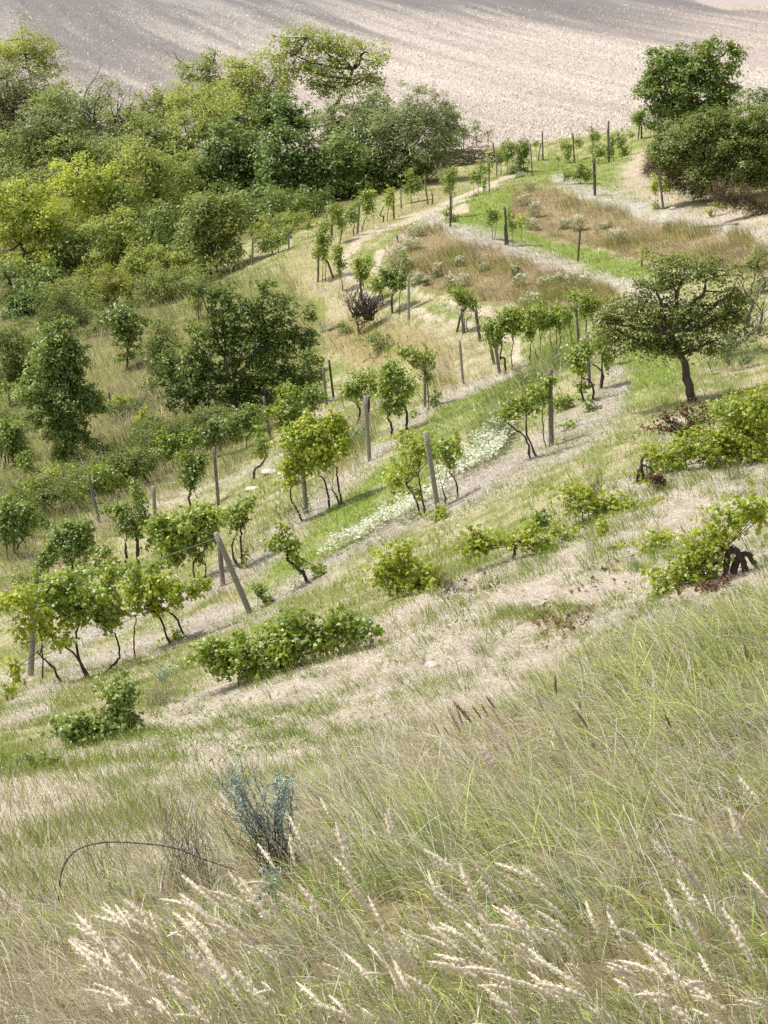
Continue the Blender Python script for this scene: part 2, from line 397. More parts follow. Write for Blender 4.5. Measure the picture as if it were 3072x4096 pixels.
# skirt: carry the same sheet to the horizon in front, to the sides and behind
def ring(vals):
    return vals
far = []
rim = np.concatenate([np.arange(NY) * NT, (NY - 1) * NT + np.arange(1, NT), (np.arange(NY - 2, -1, -1)) * NT + NT - 1, np.arange(NT - 2, 0, -1)])
RV = V[rim]; cen = np.array([0, 150.0])
dirs = RV[:, :2] - cen; 
tv = []; 
for k, (dist, zz) in enumerate(((60, None), (500, -24.0), (2600, -30.0))):
    nrm = dirs / (np.linalg.norm(dirs, axis=1)[:, None] + 1e-6)
    p = RV[:, :2] + nrm * dist
    h = RV[:, 2] if zz is None else np.full(len(RV), zz)
    if zz is None: h = RV[:, 2] * 0.7 + -21.2 * 0.3
    tv.append(np.column_stack([p, h]))
n0 = len(V); V2 = [V]; Q2 = [Q]; prev = rim
for k in range(3):
    V2.append(tv[k]); cur = n0 + k * len(rim) + np.arange(len(rim)); nx = np.roll(np.arange(len(rim)), -1)
    Q2.append(np.stack([prev, cur, cur[nx], prev[nx]], 1)); prev = cur
Vg = np.concatenate(V2); Qg = np.concatenate(Q2)
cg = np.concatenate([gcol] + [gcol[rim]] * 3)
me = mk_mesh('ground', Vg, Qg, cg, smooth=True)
m, nt, ns, L = nodes('ground_material')
at = N(nt, 'ShaderNodeAttribute', attribute_name='Col')
tc = N(nt, 'ShaderNodeTexCoord')
def gn(scale, det=5, st=(1, 1, 1), rot=0.0, rough=0.6):
    mp = N(nt, 'ShaderNodeMapping'); mp.inputs['Scale'].default_value = st; mp.inputs['Rotation'].default_value = (0, 0, rot)
    L.new(tc.outputs['Object'], mp.inputs[0]); n = N(nt, 'ShaderNodeTexNoise', Scale=scale); n.inputs['Detail'].default_value = det
    n.inputs['Roughness'].default_value = rough; L.new(mp.outputs[0], n.inputs['Vector']); return n
a = gn(9, 8, (1, 1, 1), 0.4, 0.75); b_ = gn(2.2, 5, (1, 1.6, 1), 0.3); s_ = gn(14, 4, (1, 5, 1), 0.5, 0.7)
def mr(sock, a0, b0, a1, b1):
    r = N(nt, 'ShaderNodeMapRange'); r.inputs[1].default_value = a0; r.inputs[2].default_value = b0; r.inputs[3].default_value = a1; r.inputs[4].default_value = b1
    L.new(sock, r.inputs[0]); return r.outputs[0]
m1 = N(nt, 'ShaderNodeMath', operation='MULTIPLY'); L.new(mr(a.outputs['Fac'], 0.3, 0.7, 0.62, 1.3), m1.inputs[0]); L.new(mr(s_.outputs['Fac'], 0.3, 0.7, 0.78, 1.2), m1.inputs[1])
m2 = N(nt, 'ShaderNodeMath', operation='MULTIPLY'); L.new(m1.outputs[0], m2.inputs[0]); L.new(mr(b_.outputs['Fac'], 0.3, 0.7, 0.9, 1.1), m2.inputs[1])
hs = N(nt, 'ShaderNodeHueSaturation'); L.new(m2.outputs[0], hs.inputs['Value']); L.new(at.outputs['Color'], hs.inputs['Color'])
bs = N(nt, 'ShaderNodeBsdfDiffuse'); L.new(hs.outputs[0], bs.inputs[0])
bp = N(nt, 'ShaderNodeBump'); bp.inputs['Strength'].default_value = 0.7; bp.inputs['Distance'].default_value = 0.06
L.new(a.outputs['Fac'], bp.inputs['Height']); L.new(bp.outputs[0], bs.inputs['Normal'])
out = N(nt, 'ShaderNodeOutputMaterial'); L.new(bs.outputs[0], out.inputs[0])
ground = new_obj('ground', me, m); tag(ground, 'hillside ground of straw, soil and grass running down to the stubble field', 'ground', kind='structure')
del V2, Q2, Vg, Qg

# ---------------------------------------------------------------- camera, light
cam = bpy.data.objects.new('camera', bpy.data.cameras.new('camera')); COL.objects.link(cam); SC.camera = cam
cam.data.sensor_fit = 'VERTICAL'; cam.data.angle = VF; cam.data.clip_start = 0.1; cam.data.clip_end = 6000
cam.rotation_euler = (math.radians(90) - PITCH, 0, 0)
SUN_EL = math.radians(61); SUN_AZ = math.radians(-84)      # azimuth from +Y towards +X
sdir = Vector((math.sin(SUN_AZ) * math.cos(SUN_EL), math.cos(SUN_AZ) * math.cos(SUN_EL), math.sin(SUN_EL)))
sun = bpy.data.objects.new('sun', bpy.data.lights.new('sun', 'SUN')); COL.objects.link(sun)
sun.rotation_euler = sdir.to_track_quat('Z', 'Y').to_euler(); sun.location = sdir * 50
sun.data.energy = 3.6; sun.data.angle = math.radians(2.5); sun.data.color = (1.0, 0.97, 0.92)
W = bpy.data.worlds.new('World'); SC.world = W; W.use_nodes = True
nt = W.node_tree; nt.nodes.clear()
sky = nt.nodes.new('ShaderNodeTexSky'); sky.sky_type = 'NISHITA'; sky.sun_disc = False; sky.sun_elevation = SUN_EL; sky.sun_rotation = SUN_AZ
sky.dust_density = 3.0; sky.air_density = 1.0; sky.ozone_density = 1.0
hz = nt.nodes.new('ShaderNodeHueSaturation'); hz.inputs['Saturation'].default_value = 0.42; nt.links.new(sky.outputs[0], hz.inputs['Color'])
bg = nt.nodes.new('ShaderNodeBackground'); bg.inputs[1].default_value = 0.135
wo = nt.nodes.new('ShaderNodeOutputWorld'); nt.links.new(hz.outputs[0], bg.inputs[0]); nt.links.new(bg.outputs[0], wo.inputs[0])
vs = SC.view_settings; vs.view_transform = 'Standard'; vs.look = 'None'; vs.exposure = 0.45; vs.gamma = 1; vs.use_curve_mapping = False
SC.cycles.max_bounces = 5; SC.cycles.diffuse_bounces = 3; SC.cycles.glossy_bounces = 2; SC.cycles.transmission_bounces = 3; SC.cycles.transparent_max_bounces = 6
SC.cycles.caustics_reflective = False; SC.cycles.caustics_refractive = False
# ---------------------------------------------------------------- grass, litter, stubble (uncountable)
RS = np.random.RandomState(11)
def blades(name, x, y, h, w, az, lean, curl, col, seg=3, mat=None, z=None, tipw=0.12, colt=None, twist=None):
    n = len(x)
    if z is None: z = zt(x, y)
    P0 = np.stack([x, y, z - 0.02], 1)
    d = np.stack([np.cos(az), np.sin(az), np.zeros(n)], 1)
    tw = RS.rand(n) * math.pi if twist is None else twist
    sd = np.stack([np.cos(tw), np.sin(tw), np.zeros(n)], 1)
    Vs = []; Cs = []
    for k in range(seg + 1):
        t = k / seg
        a = lean + curl * t                       # angle from vertical grows towards the tip
        ang = lean + curl * t * 0.5
        c = P0 + (np.cos(ang) * h * t)[:, None] * np.array([0, 0, 1.0]) + (np.sin(ang) * h * t)[:, None] * d
        ww = (w * (1 - (1 - tipw) * t ** 1.5) * 0.5)[:, None]
        Vs += [c - sd * ww, c + sd * ww]
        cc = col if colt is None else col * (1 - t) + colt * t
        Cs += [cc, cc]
    V = np.stack(Vs, 1).reshape(-1, 3); Cc = np.stack(Cs, 1).reshape(-1, 3)
    b = np.arange(n)[:, None, None] * (2 * (seg + 1)) + np.arange(seg)[None, :, None] * 2 + np.array([0, 1, 3, 2])[None, None]
    return V, b.reshape(-1, 4), Cc
def scat(n, y0, y1, t0=-0.25, t1=0.25, clump=0.0):
    y = np.exp(RS.uniform(math.log(y0), math.log(y1), n)); x = y * RS.uniform(t0, t1, n)
    return x, y
def pick(cols, p, n):
    cols = np.array(cols); return cols[RS.choice(len(cols), n, p=np.array(p) / sum(p))]
BM = blade_mat('grass_blade', 0.48, 0.045, 0.42)
DM = blade_mat('dry_blade', 0.22, 0.05)
def stuff(name, parts, mat, label, cat='grass'):
    V = np.concatenate([p[0] for p in parts]); off = np.cumsum([0] + [len(p[0]) for p in parts])[:-1]
    Qs = [p[1] + o for p, o in zip(parts, off)]; Cc = np.concatenate([p[2] for p in parts])
    o = new_obj(name, mk_mesh(name, V, Qs, Cc), mat); tag(o, label, cat, kind='stuff'); return o
G1, G2, G3 = (0.38, 0.45, 0.09), (0.27, 0.35, 0.09), (0.50, 0.52, 0.16)
ST1, ST2, ST3 = (0.70, 0.60, 0.40), (0.56, 0.46, 0.28), (0.82, 0.75, 0.60)
RD = (0.44, 0.32, 0.20)

def tall_parts():
    nt = 27000
    cx, cy = scat(nt, 4.6, 30)
    c, px, py, D = classes(cx, cy)
    g = fbm(cx * 0.7, cy * 0.7, 3, 3); g2 = fbm(cx * 2.1, cy * 2.1, 5, 3); g3 = fbm(cx * 0.35 + 9, cy * 0.35, 6, 2)
    k = (RS.rand(nt) < c['tall'] * np.clip(cy / 17, 0.36, 1) * (0.35 + 0.65 * sstep(0.36, 0.55, g2)))
    cx, cy, px, py, g, g2, g3 = [v[k] for v in (cx, cy, px, py, g, g2, g3)]; nt = len(cx)
    right = sstep(700, 1300, px); dryc = np.exp(-((px - 1000) / 330) ** 2 - ((py - 1640) / 100) ** 2)
    leftm = np.exp(-((px - 420) / 300) ** 2 - ((py - 1880) / 90) ** 2)
    pg = np.clip(0.42 + 0.22 * right + (g - 0.5) * 2.6 - 0.5 * dryc - 0.3 * leftm, 0.06, 0.95)
    tg = RS.rand(nt) < pg
    tone = 0.62 + 0.76 * RS.rand(nt)
    tcol = np.where(tg[:, None], pick([G1, G2, G3, (0.33, 0.40, 0.20), (0.50, 0.50, 0.22)], [4, 3.0, 2.4, 1.6, 1.2], nt), pick([ST1, ST2, ST3, RD], [4, 3, 2.4, 1.3], nt)) * tone[:, None]
    edge = sd_poly(px, py, TALL)
    th = (0.26 + 0.32 * RS.rand(nt)) * (0.7 + 0.7 * g3) * (0.4 + 0.6 * sstep(0, 90, edge + 8)) * (1 - 0.55 * sstep(1830, 1950, py)) * (1 - 0.35 * sstep(300, 0, px) * sstep(1950, 1850, py))
    taz = math.pi + 0.2 + RS.randn(nt) * 0.7; tl = 0.1 + 0.5 * RS.rand(nt)
    per = RS.poisson(6, nt); ii = np.repeat(np.arange(nt), per); n = len(ii)
    a = RS.rand(n) * 6.283; r = 0.11 * RS.rand(n) ** 0.6
    x = cx[ii] + r * np.cos(a); y = cy[ii] + r * np.sin(a)
    mix = RS.rand(n) < 0.30
    col = tcol[ii] * (0.75 + 0.5 * RS.rand(n))[:, None]
    col[mix] = pick([ST1, ST3, G1, RD], [3, 3.5, 1.5, 1.5], int(mix.sum()))
    isg = tg[ii] & ~mix
    w = np.where(isg, 0.0115, 0.0065) * (0.55 + 0.9 * RS.rand(n)) * np.clip(y / 14, 0.85, 1.5)
    col = np.clip(col, 0, 0.8)
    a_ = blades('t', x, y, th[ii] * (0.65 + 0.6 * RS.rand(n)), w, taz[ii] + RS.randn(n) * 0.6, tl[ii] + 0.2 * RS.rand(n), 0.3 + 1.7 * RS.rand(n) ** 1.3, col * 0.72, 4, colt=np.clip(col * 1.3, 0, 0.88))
    return a_, n
def tall_extra():
    out = []
    # thin straw culms standing above the blades
    x, y = scat(17000, 5, 28); c, px, py, D = classes(x, y)
    wgt = c['tall'] * (0.35 + 0.65 * np.exp(-((px - 1050) / 420) ** 2 - ((py - 1600) / 150) ** 2)) * sstep(0.35, 0.6, fbm(x, y, 2, 3))
    k = RS.rand(len(x)) < wgt; x, y = x[k], y[k]; n = len(x)
    col = pick([ST3, ST1, ST2, RD], [3, 3, 2, 1.5], n)
    out.append(blades('c', x, y, 0.55 + 0.4 * RS.rand(n), 0.0032 * np.clip(y / 11, 1, 2), math.pi + RS.randn(n) * 0.5, 0.15 + 0.3 * RS.rand(n), 0.25 + 0.5 * RS.rand(n), col, 4))
    return out
a, ntall = tall_parts()
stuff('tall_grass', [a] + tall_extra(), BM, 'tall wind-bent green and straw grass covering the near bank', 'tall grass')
print('TALL', ntall)

def rough_parts():
    """tufts on the straw and mown strips, tall growth on the terrace banks"""
    out = []
    x, y = scat(680000, 9.5, 125)
    c, px, py, D = classes(x, y); n = len(x)
    f1 = fbm(x * 1.1, y * 1.1, 1, 3); f2 = fbm(x * 0.33, y * 0.33, 4, 3)
    bot = sstep(1560, 1720, py) * sstep(760, 500, px)           # lower left corner is greener
    tuft = sstep(0.53, 0.66, f1 * 0.6 + f2 * 0.4)
    bare = np.maximum.reduce([c['rut'], c['path'], c['soil'] * 0.95, c['row'] * 0.93])
    pgreen = np.maximum(c['green'], c['greent'])
    w_straw = c['straw'] * (tuft * (0.42 + 0.1 * bot) + 0.10 * bot)
    base = (1 - np.maximum.reduce([c['straw'], c['forest'], c['field'], c['tall'], c['bank'], c['valley'], c['drym'], c['dryl']]))
    wgt = np.maximum.reduce([base * (0.35 + 0.5 * sstep(0.4, 0.6, f1)), w_straw, pgreen * 0.95])
    wgt = wgt * (1 - bare) + bare * 0.05 * tuft
    wgt *= (1 - c['tall']) * (1 - c['field']) * (1 - c['forest']) * (1 - c['bank'])
    k = RS.rand(n) < wgt; 
    xx, yy = x[k], y[k]; m = len(xx); pg = pgreen[k]; st = c['straw'][k]; gg = f1[k]
    gp = np.clip(0.58 + 0.5 * pg + 0.38 * st + (gg - 0.5) * 1.6, 0.05, 0.97)
    gp = np.where((py[k] > 1690) & (y[k] < 24), gp - 0.38, gp); isg = RS.rand(m) < gp
    col = np.where(isg[:, None], pick([(0.25, 0.34, 0.05), (0.18, 0.27, 0.04), (0.38, 0.42, 0.07)], [4, 2, 3], m), pick([ST1, ST2, ST3, TAN], [3, 3, 2, 3], m))
    h = (0.07 + 0.13 * RS.rand(m)) * (0.8 + 0.5 * gg) * np.where(pg > 0.5, 0.85, 1) * (1 + 0.7 * st)
    w = (0.006 + 0.006 * RS.rand(m)) * np.clip(yy / 30, 0.9, 3.0)
    out.append(blades('r', xx, yy, h, w, math.pi + RS.randn(m) * 1.2, 0.15 + 0.5 * RS.rand(m), 0.4 * RS.rand(m), col, 2))
    return out, (x, y, c, px, py, f1, f2)
ro, keep = rough_parts()
stuff('short_grass', ro, BM, 'short green and yellowing grass on the mown strips and straw slope', 'grass')
x, y, c, px, py, f1, f2 = keep
def clumped(nc, sel, per, rad, y0=15, y1=125):
    """tufts: nc trial centres, kept by sel(classes, px, py, noise)"""
    cx, cy = scat(nc, y0, y1); cc, pxx, pyy, D = classes(cx, cy)
    k = RS.rand(nc) < sel(cc, pxx, pyy, fbm(cx * 0.5, cy * 0.5, 3, 3)); cx, cy = cx[k], cy[k]
    ii = np.repeat(np.arange(len(cx)), per); a = RS.rand(len(ii)) * 6.283; r = rad * RS.rand(len(ii)) ** 0.6
    return cx[ii] + r * np.cos(a), cy[ii] + r * np.sin(a), a, r / rad, ii, len(cx)
# distinct tufts on the straw
xx, yy, a, rr, ii, nc = clumped(11000, lambda c, u, v, f: c['straw'] * (1 - c['tall']) * (0.10 + 0.75 * sstep(0.48, 0.62, f)) * (0.9 - 0.55 * sstep(1580, 1720, v) * sstep(800, 600, u)), 26, 0.14, 10.5, 42)
n = len(xx); tint = pick([(0.29, 0.38, 0.06), (0.21, 0.30, 0.045), (0.40, 0.44, 0.08)], [3, 3, 2], nc)[ii] * (0.8 + 0.4 * RS.rand(n))[:, None]
tp = [blades('f', xx, yy, 0.1 + 0.19 * RS.rand(n), 0.0065 * np.clip(yy / 18, 1, 2.4), np.where(RS.rand(n) < 0.5, a, math.pi), 0.15 + 0.4 * rr, 0.3 + 0.5 * RS.rand(n), tint, 3)]
stuff('grass_tufts', tp, BM, 'scattered bright green grass tufts growing through the pale cut straw', 'grass tufts')
# banks and rough slopes
def bankgrass():
    x, y = scat(420000, 52, 115); c, px, py, D = classes(x, y); n = len(x)
    f = fbm(x * 0.4, y * 0.4, 2, 3); f5 = fbm(x * 0.9, y * 0.9, 6, 2)
    wgt = np.maximum.reduce([c['bank'], c['drym'] * 0.75, c['dryl'] * 0.55 * (1 - c['rut'])]) * (1 - c['forest'])
    k = RS.rand(n) < wgt * (0.45 + 0.55 * sstep(0.3, 0.5, f5)) * (0.4 + 0.6 * (wgt > 0.8)); x, y, f, f5, px, py = [v[k] for v in (x, y, f, f5, px, py)]; m = len(x)
    bk = c['bank'][k]; dm = c['drym'][k]; dl = c['dryl'][k]
    green = np.clip(0.50 + (f - 0.5) * 3.6 - 0.3 * dm - 0.25 * dl, 0.05, 0.85)
    isg = RS.rand(m) < green
    red = sstep(0.5, 0.6, f5)[:, None]
    dry = pick([ST1, ST2, (0.50, 0.36, 0.22), (0.42, 0.28, 0.18)], [2, 4, 4, 2], m); palec = pick([ST3, ST1, (0.47, 0.33, 0.22)], [3, 3, 2], m)
    dry = np.where((dm > bk)[:, None], palec, dry * (1 - 0.25 * red))
    col = np.where(isg[:, None], pick([(0.36, 0.36, 0.09), (0.27, 0.29, 0.08), (0.45, 0.41, 0.11)], [4, 3, 3], m), dry)
    h = np.where(bk > 0.5, (0.16 + 0.42 * RS.rand(m)) * (0.45 + 0.9 * sstep(0.35, 0.62, f)), np.where(dm > 0.5, 0.22 + 0.5 * RS.rand(m), 0.1 + 0.2 * RS.rand(m)))
    return blades('b', x, y, h * (0.7 + 0.6 * f5), 0.017 * (0.6 + 0.8 * RS.rand(m)), math.pi * 0.9 + RS.randn(m) * 0.7, 0.1 + 0.35 * RS.rand(m), 0.2 + 0.7 * RS.rand(m), col, 3)
stuff('bank_grass', [bankgrass()], BM, 'tall brown and olive grass growing on the banks between the terraces', 'tall grass')
def valleygrass():
    x, y = scat(260000, 40, 105); c, px, py, D = classes(x, y); n = len(x)
    f = fbm(x * 0.35, y * 0.35, 1, 3)
    gap = np.maximum.reduce([np.exp(-((px - 250) / 90) ** 2 - ((py - 740) / 110) ** 2), np.exp(-((px - 300) / 90) ** 2 - ((py - 880) / 80) ** 2), np.exp(-((px - 420) / 180) ** 2 - ((py - 1000) / 60) ** 2)])
    k = RS.rand(n) < c['valley'] * (0.5 + 0.5 * gap); x, y, f, gap = x[k], y[k], f[k], gap[k]; m = len(x)
    isg = RS.rand(m) < np.clip(0.80 + (f - 0.5) * 2.0 - 0.62 * gap, 0.1, 0.95)
    col = np.where(isg[:, None], pick([(0.31, 0.33, 0.11), (0.22, 0.25, 0.07)], [3, 3], m), pick([ST1, ST2, (0.33, 0.25, 0.17)], [3, 3, 2], m))
    return blades('v', x, y, 0.3 + 0.55 * RS.rand(m), 0.017 * (0.6 + 0.8 * RS.rand(m)), math.pi * 0.9 + RS.randn(m) * 0.8, 0.1 + 0.4 * RS.rand(m), 0.2 + 0.8 * RS.rand(m), col, 3)
stuff('valley_grass', [valleygrass()], BM, 'rough straw-coloured grass in the hollow among the bushes', 'tall grass')
# uncut grass between the vine rows, growing taller beside the soil strips
def rowgrass():
    x, y = scat(260000, 34, 78); c, px, py, D = classes(x, y); n = len(x)
    nb = fbm(x * 0.45, y * 0.45, 7, 3)
    L = [(480,1290,26),(600,1160,26),(690,1080,26),(760,990,28),(800,900,20),(830,850,14)]
    L2 = [(1040,960,30),(1080,890,34),(1150,830,40),(1200,770,40),(1240,720,26)]
    L3 = [(0,1230,60),(150,1200,40),(300,1090,26),(460,1020,24),(560,980,18)]
    w = np.maximum.reduce([1 - sstep(0.6, 1.3, sd_line(px, py, q)) for q in (L, L2, L3)]) * (1 - c['row'])
    k = RS.rand(n) < w * (0.45 + 0.55 * sstep(0.4, 0.6, nb)); x, y, nb, px = x[k], y[k], nb[k], px[k]; m = len(x)
    isg = RS.rand(m) < np.where(px > 950, 0.8, np.where(px < 470, 0.25, 0.5)) + (nb - 0.5)
    col = np.where(isg[:, None], pick([(0.26, 0.33, 0.06), (0.19, 0.27, 0.05), (0.4, 0.42, 0.1)], [4, 3, 2], m), pick([ST1, ST2, (0.4, 0.26, 0.17), ST3], [3, 3, 2, 1.5], m))
    return blades('w', x, y, 0.16 + 0.42 * RS.rand(m) * (0.5 + nb), 0.012 * (0.6 + 0.8 * RS.rand(m)), math.pi * 0.95 + RS.randn(m) * 0.8, 0.1 + 0.35 * RS.rand(m), 0.2 + 0.6 * RS.rand(m), col, 3)
stuff('row_grass', [rowgrass()], BM, 'uncut knee-high grass standing between the vine rows', 'tall grass')
# cut straw lying flat
def litter():
    x, y = scat(380000, 9.5, 100); c, px, py, D = classes(x, y); n = len(x)
    wgt = np.maximum.reduce([c['straw'], c['row'] * 0.8, c['rut'] * 0.3, c['path'] * 0.5, c['soil'] * 0.7]) * (1 - c['tall']) * (1 - c['field'])
    wgt = np.maximum(wgt, 0.12 * (1 - c['tall']) * (1 - c['field']) * (1 - c['forest']))
    k = RS.rand(n) < wgt; x, y = x[k], y[k]; red = c['red'][k] > RS.rand(k.sum()); st = c['straw'][k]; m = len(x)
    clum = fbm(x * 0.8, y * 0.8, 2, 3)
    col = pick([(0.62, 0.54, 0.44), (0.50, 0.42, 0.32), (0.36, 0.29, 0.22), (0.74, 0.67, 0.58), (0.22, 0.17, 0.13)], [4, 4, 2.6, 2.6, 1.5], m) * (0.85 + 0.3 * clum)[:, None]
    col[red & (RS.rand(m) < 0.6)] = (0.27, 0.09, 0.06)
    ln = (0.07 + 0.17 * RS.rand(m)) * np.clip(y / 30, 0.8, 2.2)
    return blades('l', x, y, ln, 0.005 * np.clip(y / 20, 0.9, 3.5) * (0.6 + 0.8 * RS.rand(m)), 2.6 + RS.randn(m) * 0.9, 1.15 + 0.35 * RS.rand(m), 0.35 * RS.rand(m), col, 2, z=zt(x, y) + 0.025)
stuff('straw_litter', [litter()], DM, 'pale cut straw lying flat over the slope and the vine rows', 'straw')
# stubble on the big field
def stubble():
    x, y = scat(330000, 108, 236, -0.24, 0.24); c, px, py, D = classes(x, y)
    k = c['field'] > RS.rand(len(x)); x, y = x[k], y[k]; m = len(x)
    fp, fu = field_uv(x, y); q = 0.45 * fbm(fu * 0.010, fp * 0.07, 5, 4) + 0.33 * fbm(fu * 0.014 + 9, fp * 0.25, 1, 4) + 0.22 * fbm(fu * 0.05, fp * 0.7, 3, 3)
    k = RS.rand(m) < 0.3 + 0.7 * sstep(0.42, 0.58, q); x, y, q = x[k], y[k], q[k]; m = len(x)
    col = pick([(0.74, 0.66, 0.56), (0.6, 0.5, 0.4), (0.2, 0.16, 0.14), (0.42, 0.34, 0.28)], [3.4, 3.0, 1.3, 2], m)
    return blades('s', x, y, 0.12 + 0.16 * RS.rand(m), 0.05 * (0.5 + RS.rand(m)), RS.rand(m) * 6.28, 0.7 + 0.8 * RS.rand(m), 0.1 * RS.rand(m), col, 1, tipw=0.5)
stuff('field_stubble', [stubble()], DM, 'broken pale stubble stalks scattered over the wide harvested field', 'stubble')
# white umbels in a strip
def umbels(cx, cy, r, h, n, per=9, s=0.05):
    """flat white flower heads on thin stalks; returns (stalk part, head part)"""
    a = RS.rand(n) * 6.283; rr = r * RS.rand(n) ** 0.55; x = cx + rr * np.cos(a); y = cy + rr * np.sin(a); hh = h * (0.55 + 0.5 * RS.rand(n)) * (1 - 0.25 * (rr / (r + 1e-6)) ** 2)
    return x, y, hh
def umbel_geo(x, y, hh, size, per):
    n = len(x); z0 = zt(x, y)
    st = blades('st', x, y, hh, np.full(n, 0.007), RS.rand(n) * 6.28, np.zeros(n), np.full(n, 0.02), np.tile(C_(0.26, 0.30, 0.13), (n, 1)), 1)
    ii = np.repeat(np.arange(n), per); m = len(ii)
    a = RS.rand(m) * 6.283; r = size * RS.rand(m) ** 0.5
    tx = np.interp(RS.rand(n), [0, 1], [-0.3, 0.3]); ty = -0.35 + 0.25 * RS.randn(n)
    dx = r * np.cos(a); dy = r * np.sin(a)
    X = x[ii] + dx; Y = y[ii] + dy; Z = z0[ii] + hh[ii] + dx * tx[ii] + dy * ty[ii] * -1 - 1.2 * r * r / size * 0.3 + 0.01 * RS.randn(m)
    s = size * 0.34 * (0.6 + 0.6 * RS.rand(m)); th = RS.rand(m) * 6.28
    V = []
    for k in range(4):
        an = th + k * math.pi / 2
        V.append(np.stack([X + s * np.cos(an), Y + s * np.sin(an), Z + s * 0.5 * np.sin(an + th) + 0.004 * k], 1))
    V = np.stack(V, 1).reshape(-1, 3); Q = np.arange(m * 4).reshape(-1, 4)
    c = pick([(0.76, 0.78, 0.62), (0.62, 0.67, 0.46), (0.84, 0.85, 0.74), (0.33, 0.38, 0.20)], [4, 3, 3, 1], m)
    return st, (V, Q, np.repeat(c, 4, 0))
x, y = scat(60000, 36, 62); c, px, py, D = classes(x, y)
cl = sstep(0.40, 0.56, fbm(x * 0.8, y * 0.8, 2, 3))
k = RS.rand(len(x)) < c['umbel'] * (0.25 + 0.75 * cl); x, y = x[k], y[k]
st, hd = umbel_geo(x, y, 0.22 + 0.2 * RS.rand(len(x)), 0.085, 8)
stuff('umbel_flowers', [st, hd], BM, 'dense strip of small white umbel flowers along the green vine row', 'wildflowers')
x, y = scat(9000, 26, 60); c, px, py, D = classes(x, y)
k = RS.rand(len(x)) < np.maximum(np.exp(-((px - 900) / 150) ** 2 - ((py - 1160) / 30) ** 2), np.exp(-((px - 230) / 150) ** 2 - ((py - 1390) / 40) ** 2)) * 0.55; x, y = x[k], y[k]
st, hd = umbel_geo(x, y, 0.14 + 0.18 * RS.rand(len(x)), 0.05, 6)
stuff('umbel_sprinkle', [st, hd], BM, 'thin sprinkle of white umbel flowers over the pale straw slope', 'wildflowers')
# straight dead weeds
# ---------------------------------------------------------------- leaves and crowns
RP = np.random.RandomState(23)
_th = [90, 128, 152, 188, 232, 270, 308, 352, 28, 52]
_rr = [0.10, 0.46, 0.34, 0.50, 0.34, 0.62, 0.34, 0.50, 0.34, 0.46]
def _vine_template():
    V = [(0, 0, 0.05)]
    for t, r in zip(_th, _rr):
        a = math.radians(t); V.append((r * math.cos(a), r * math.sin(a), -0.5 * r * r))
    Fc = [(0, i + 1, (i + 1) % 10 + 1) for i in range(10)]
    return np.array(V), np.array(Fc)
T_VINE = _vine_template()
T_TREE = (np.array([(0, -0.5, 0), (0.27, 0.0, 0.08), (0, 0.55, -0.08), (-0.27, 0.0, 0.08)]), np.array([(0, 1, 2), (0, 2, 3)]))
T_NARROW = (np.array([(0, -0.6, 0), (0.13, 0.0, 0.04), (0, 0.6, -0.12), (-0.13, 0.0, 0.04)]), np.array([(0, 1, 2), (0, 2, 3)]))
def leaves(name, P, nrm, size, tmpl, rng=RP):
    TV, TF = tmpl; n = len(P)
    nrm = nrm / (np.linalg.norm(nrm, axis=1)[:, None] + 1e-9)
    r = rng.randn(n, 3); t = np.cross(nrm, r); t /= np.linalg.norm(t, axis=1)[:, None] + 1e-9
    b = np.cross(nrm, t)
    s = np.asarray(size)[:, None, None]
    V = P[:, None] + s * (TV[None, :, 0:1] * t[:, None] + TV[None, :, 1:2] * b[:, None] + TV[None, :, 2:3] * nrm[:, None])
    Fc = TF[None] + (np.arange(n) * len(TV))[:, None, None]
    return mk_mesh(name, V.reshape(-1, 3), Fc.reshape(-1, TF.shape[1]))
def ball(n, rng=RP, p=0.5):
    v = rng.randn(n, 3); v /= np.linalg.norm(v, axis=1)[:, None]
    return v * (rng.rand(n) ** p)[:, None]
def px_m(P):
    """photo pixels per metre at a world point"""
    return F / (P[1] * cP - P[2] * sP)

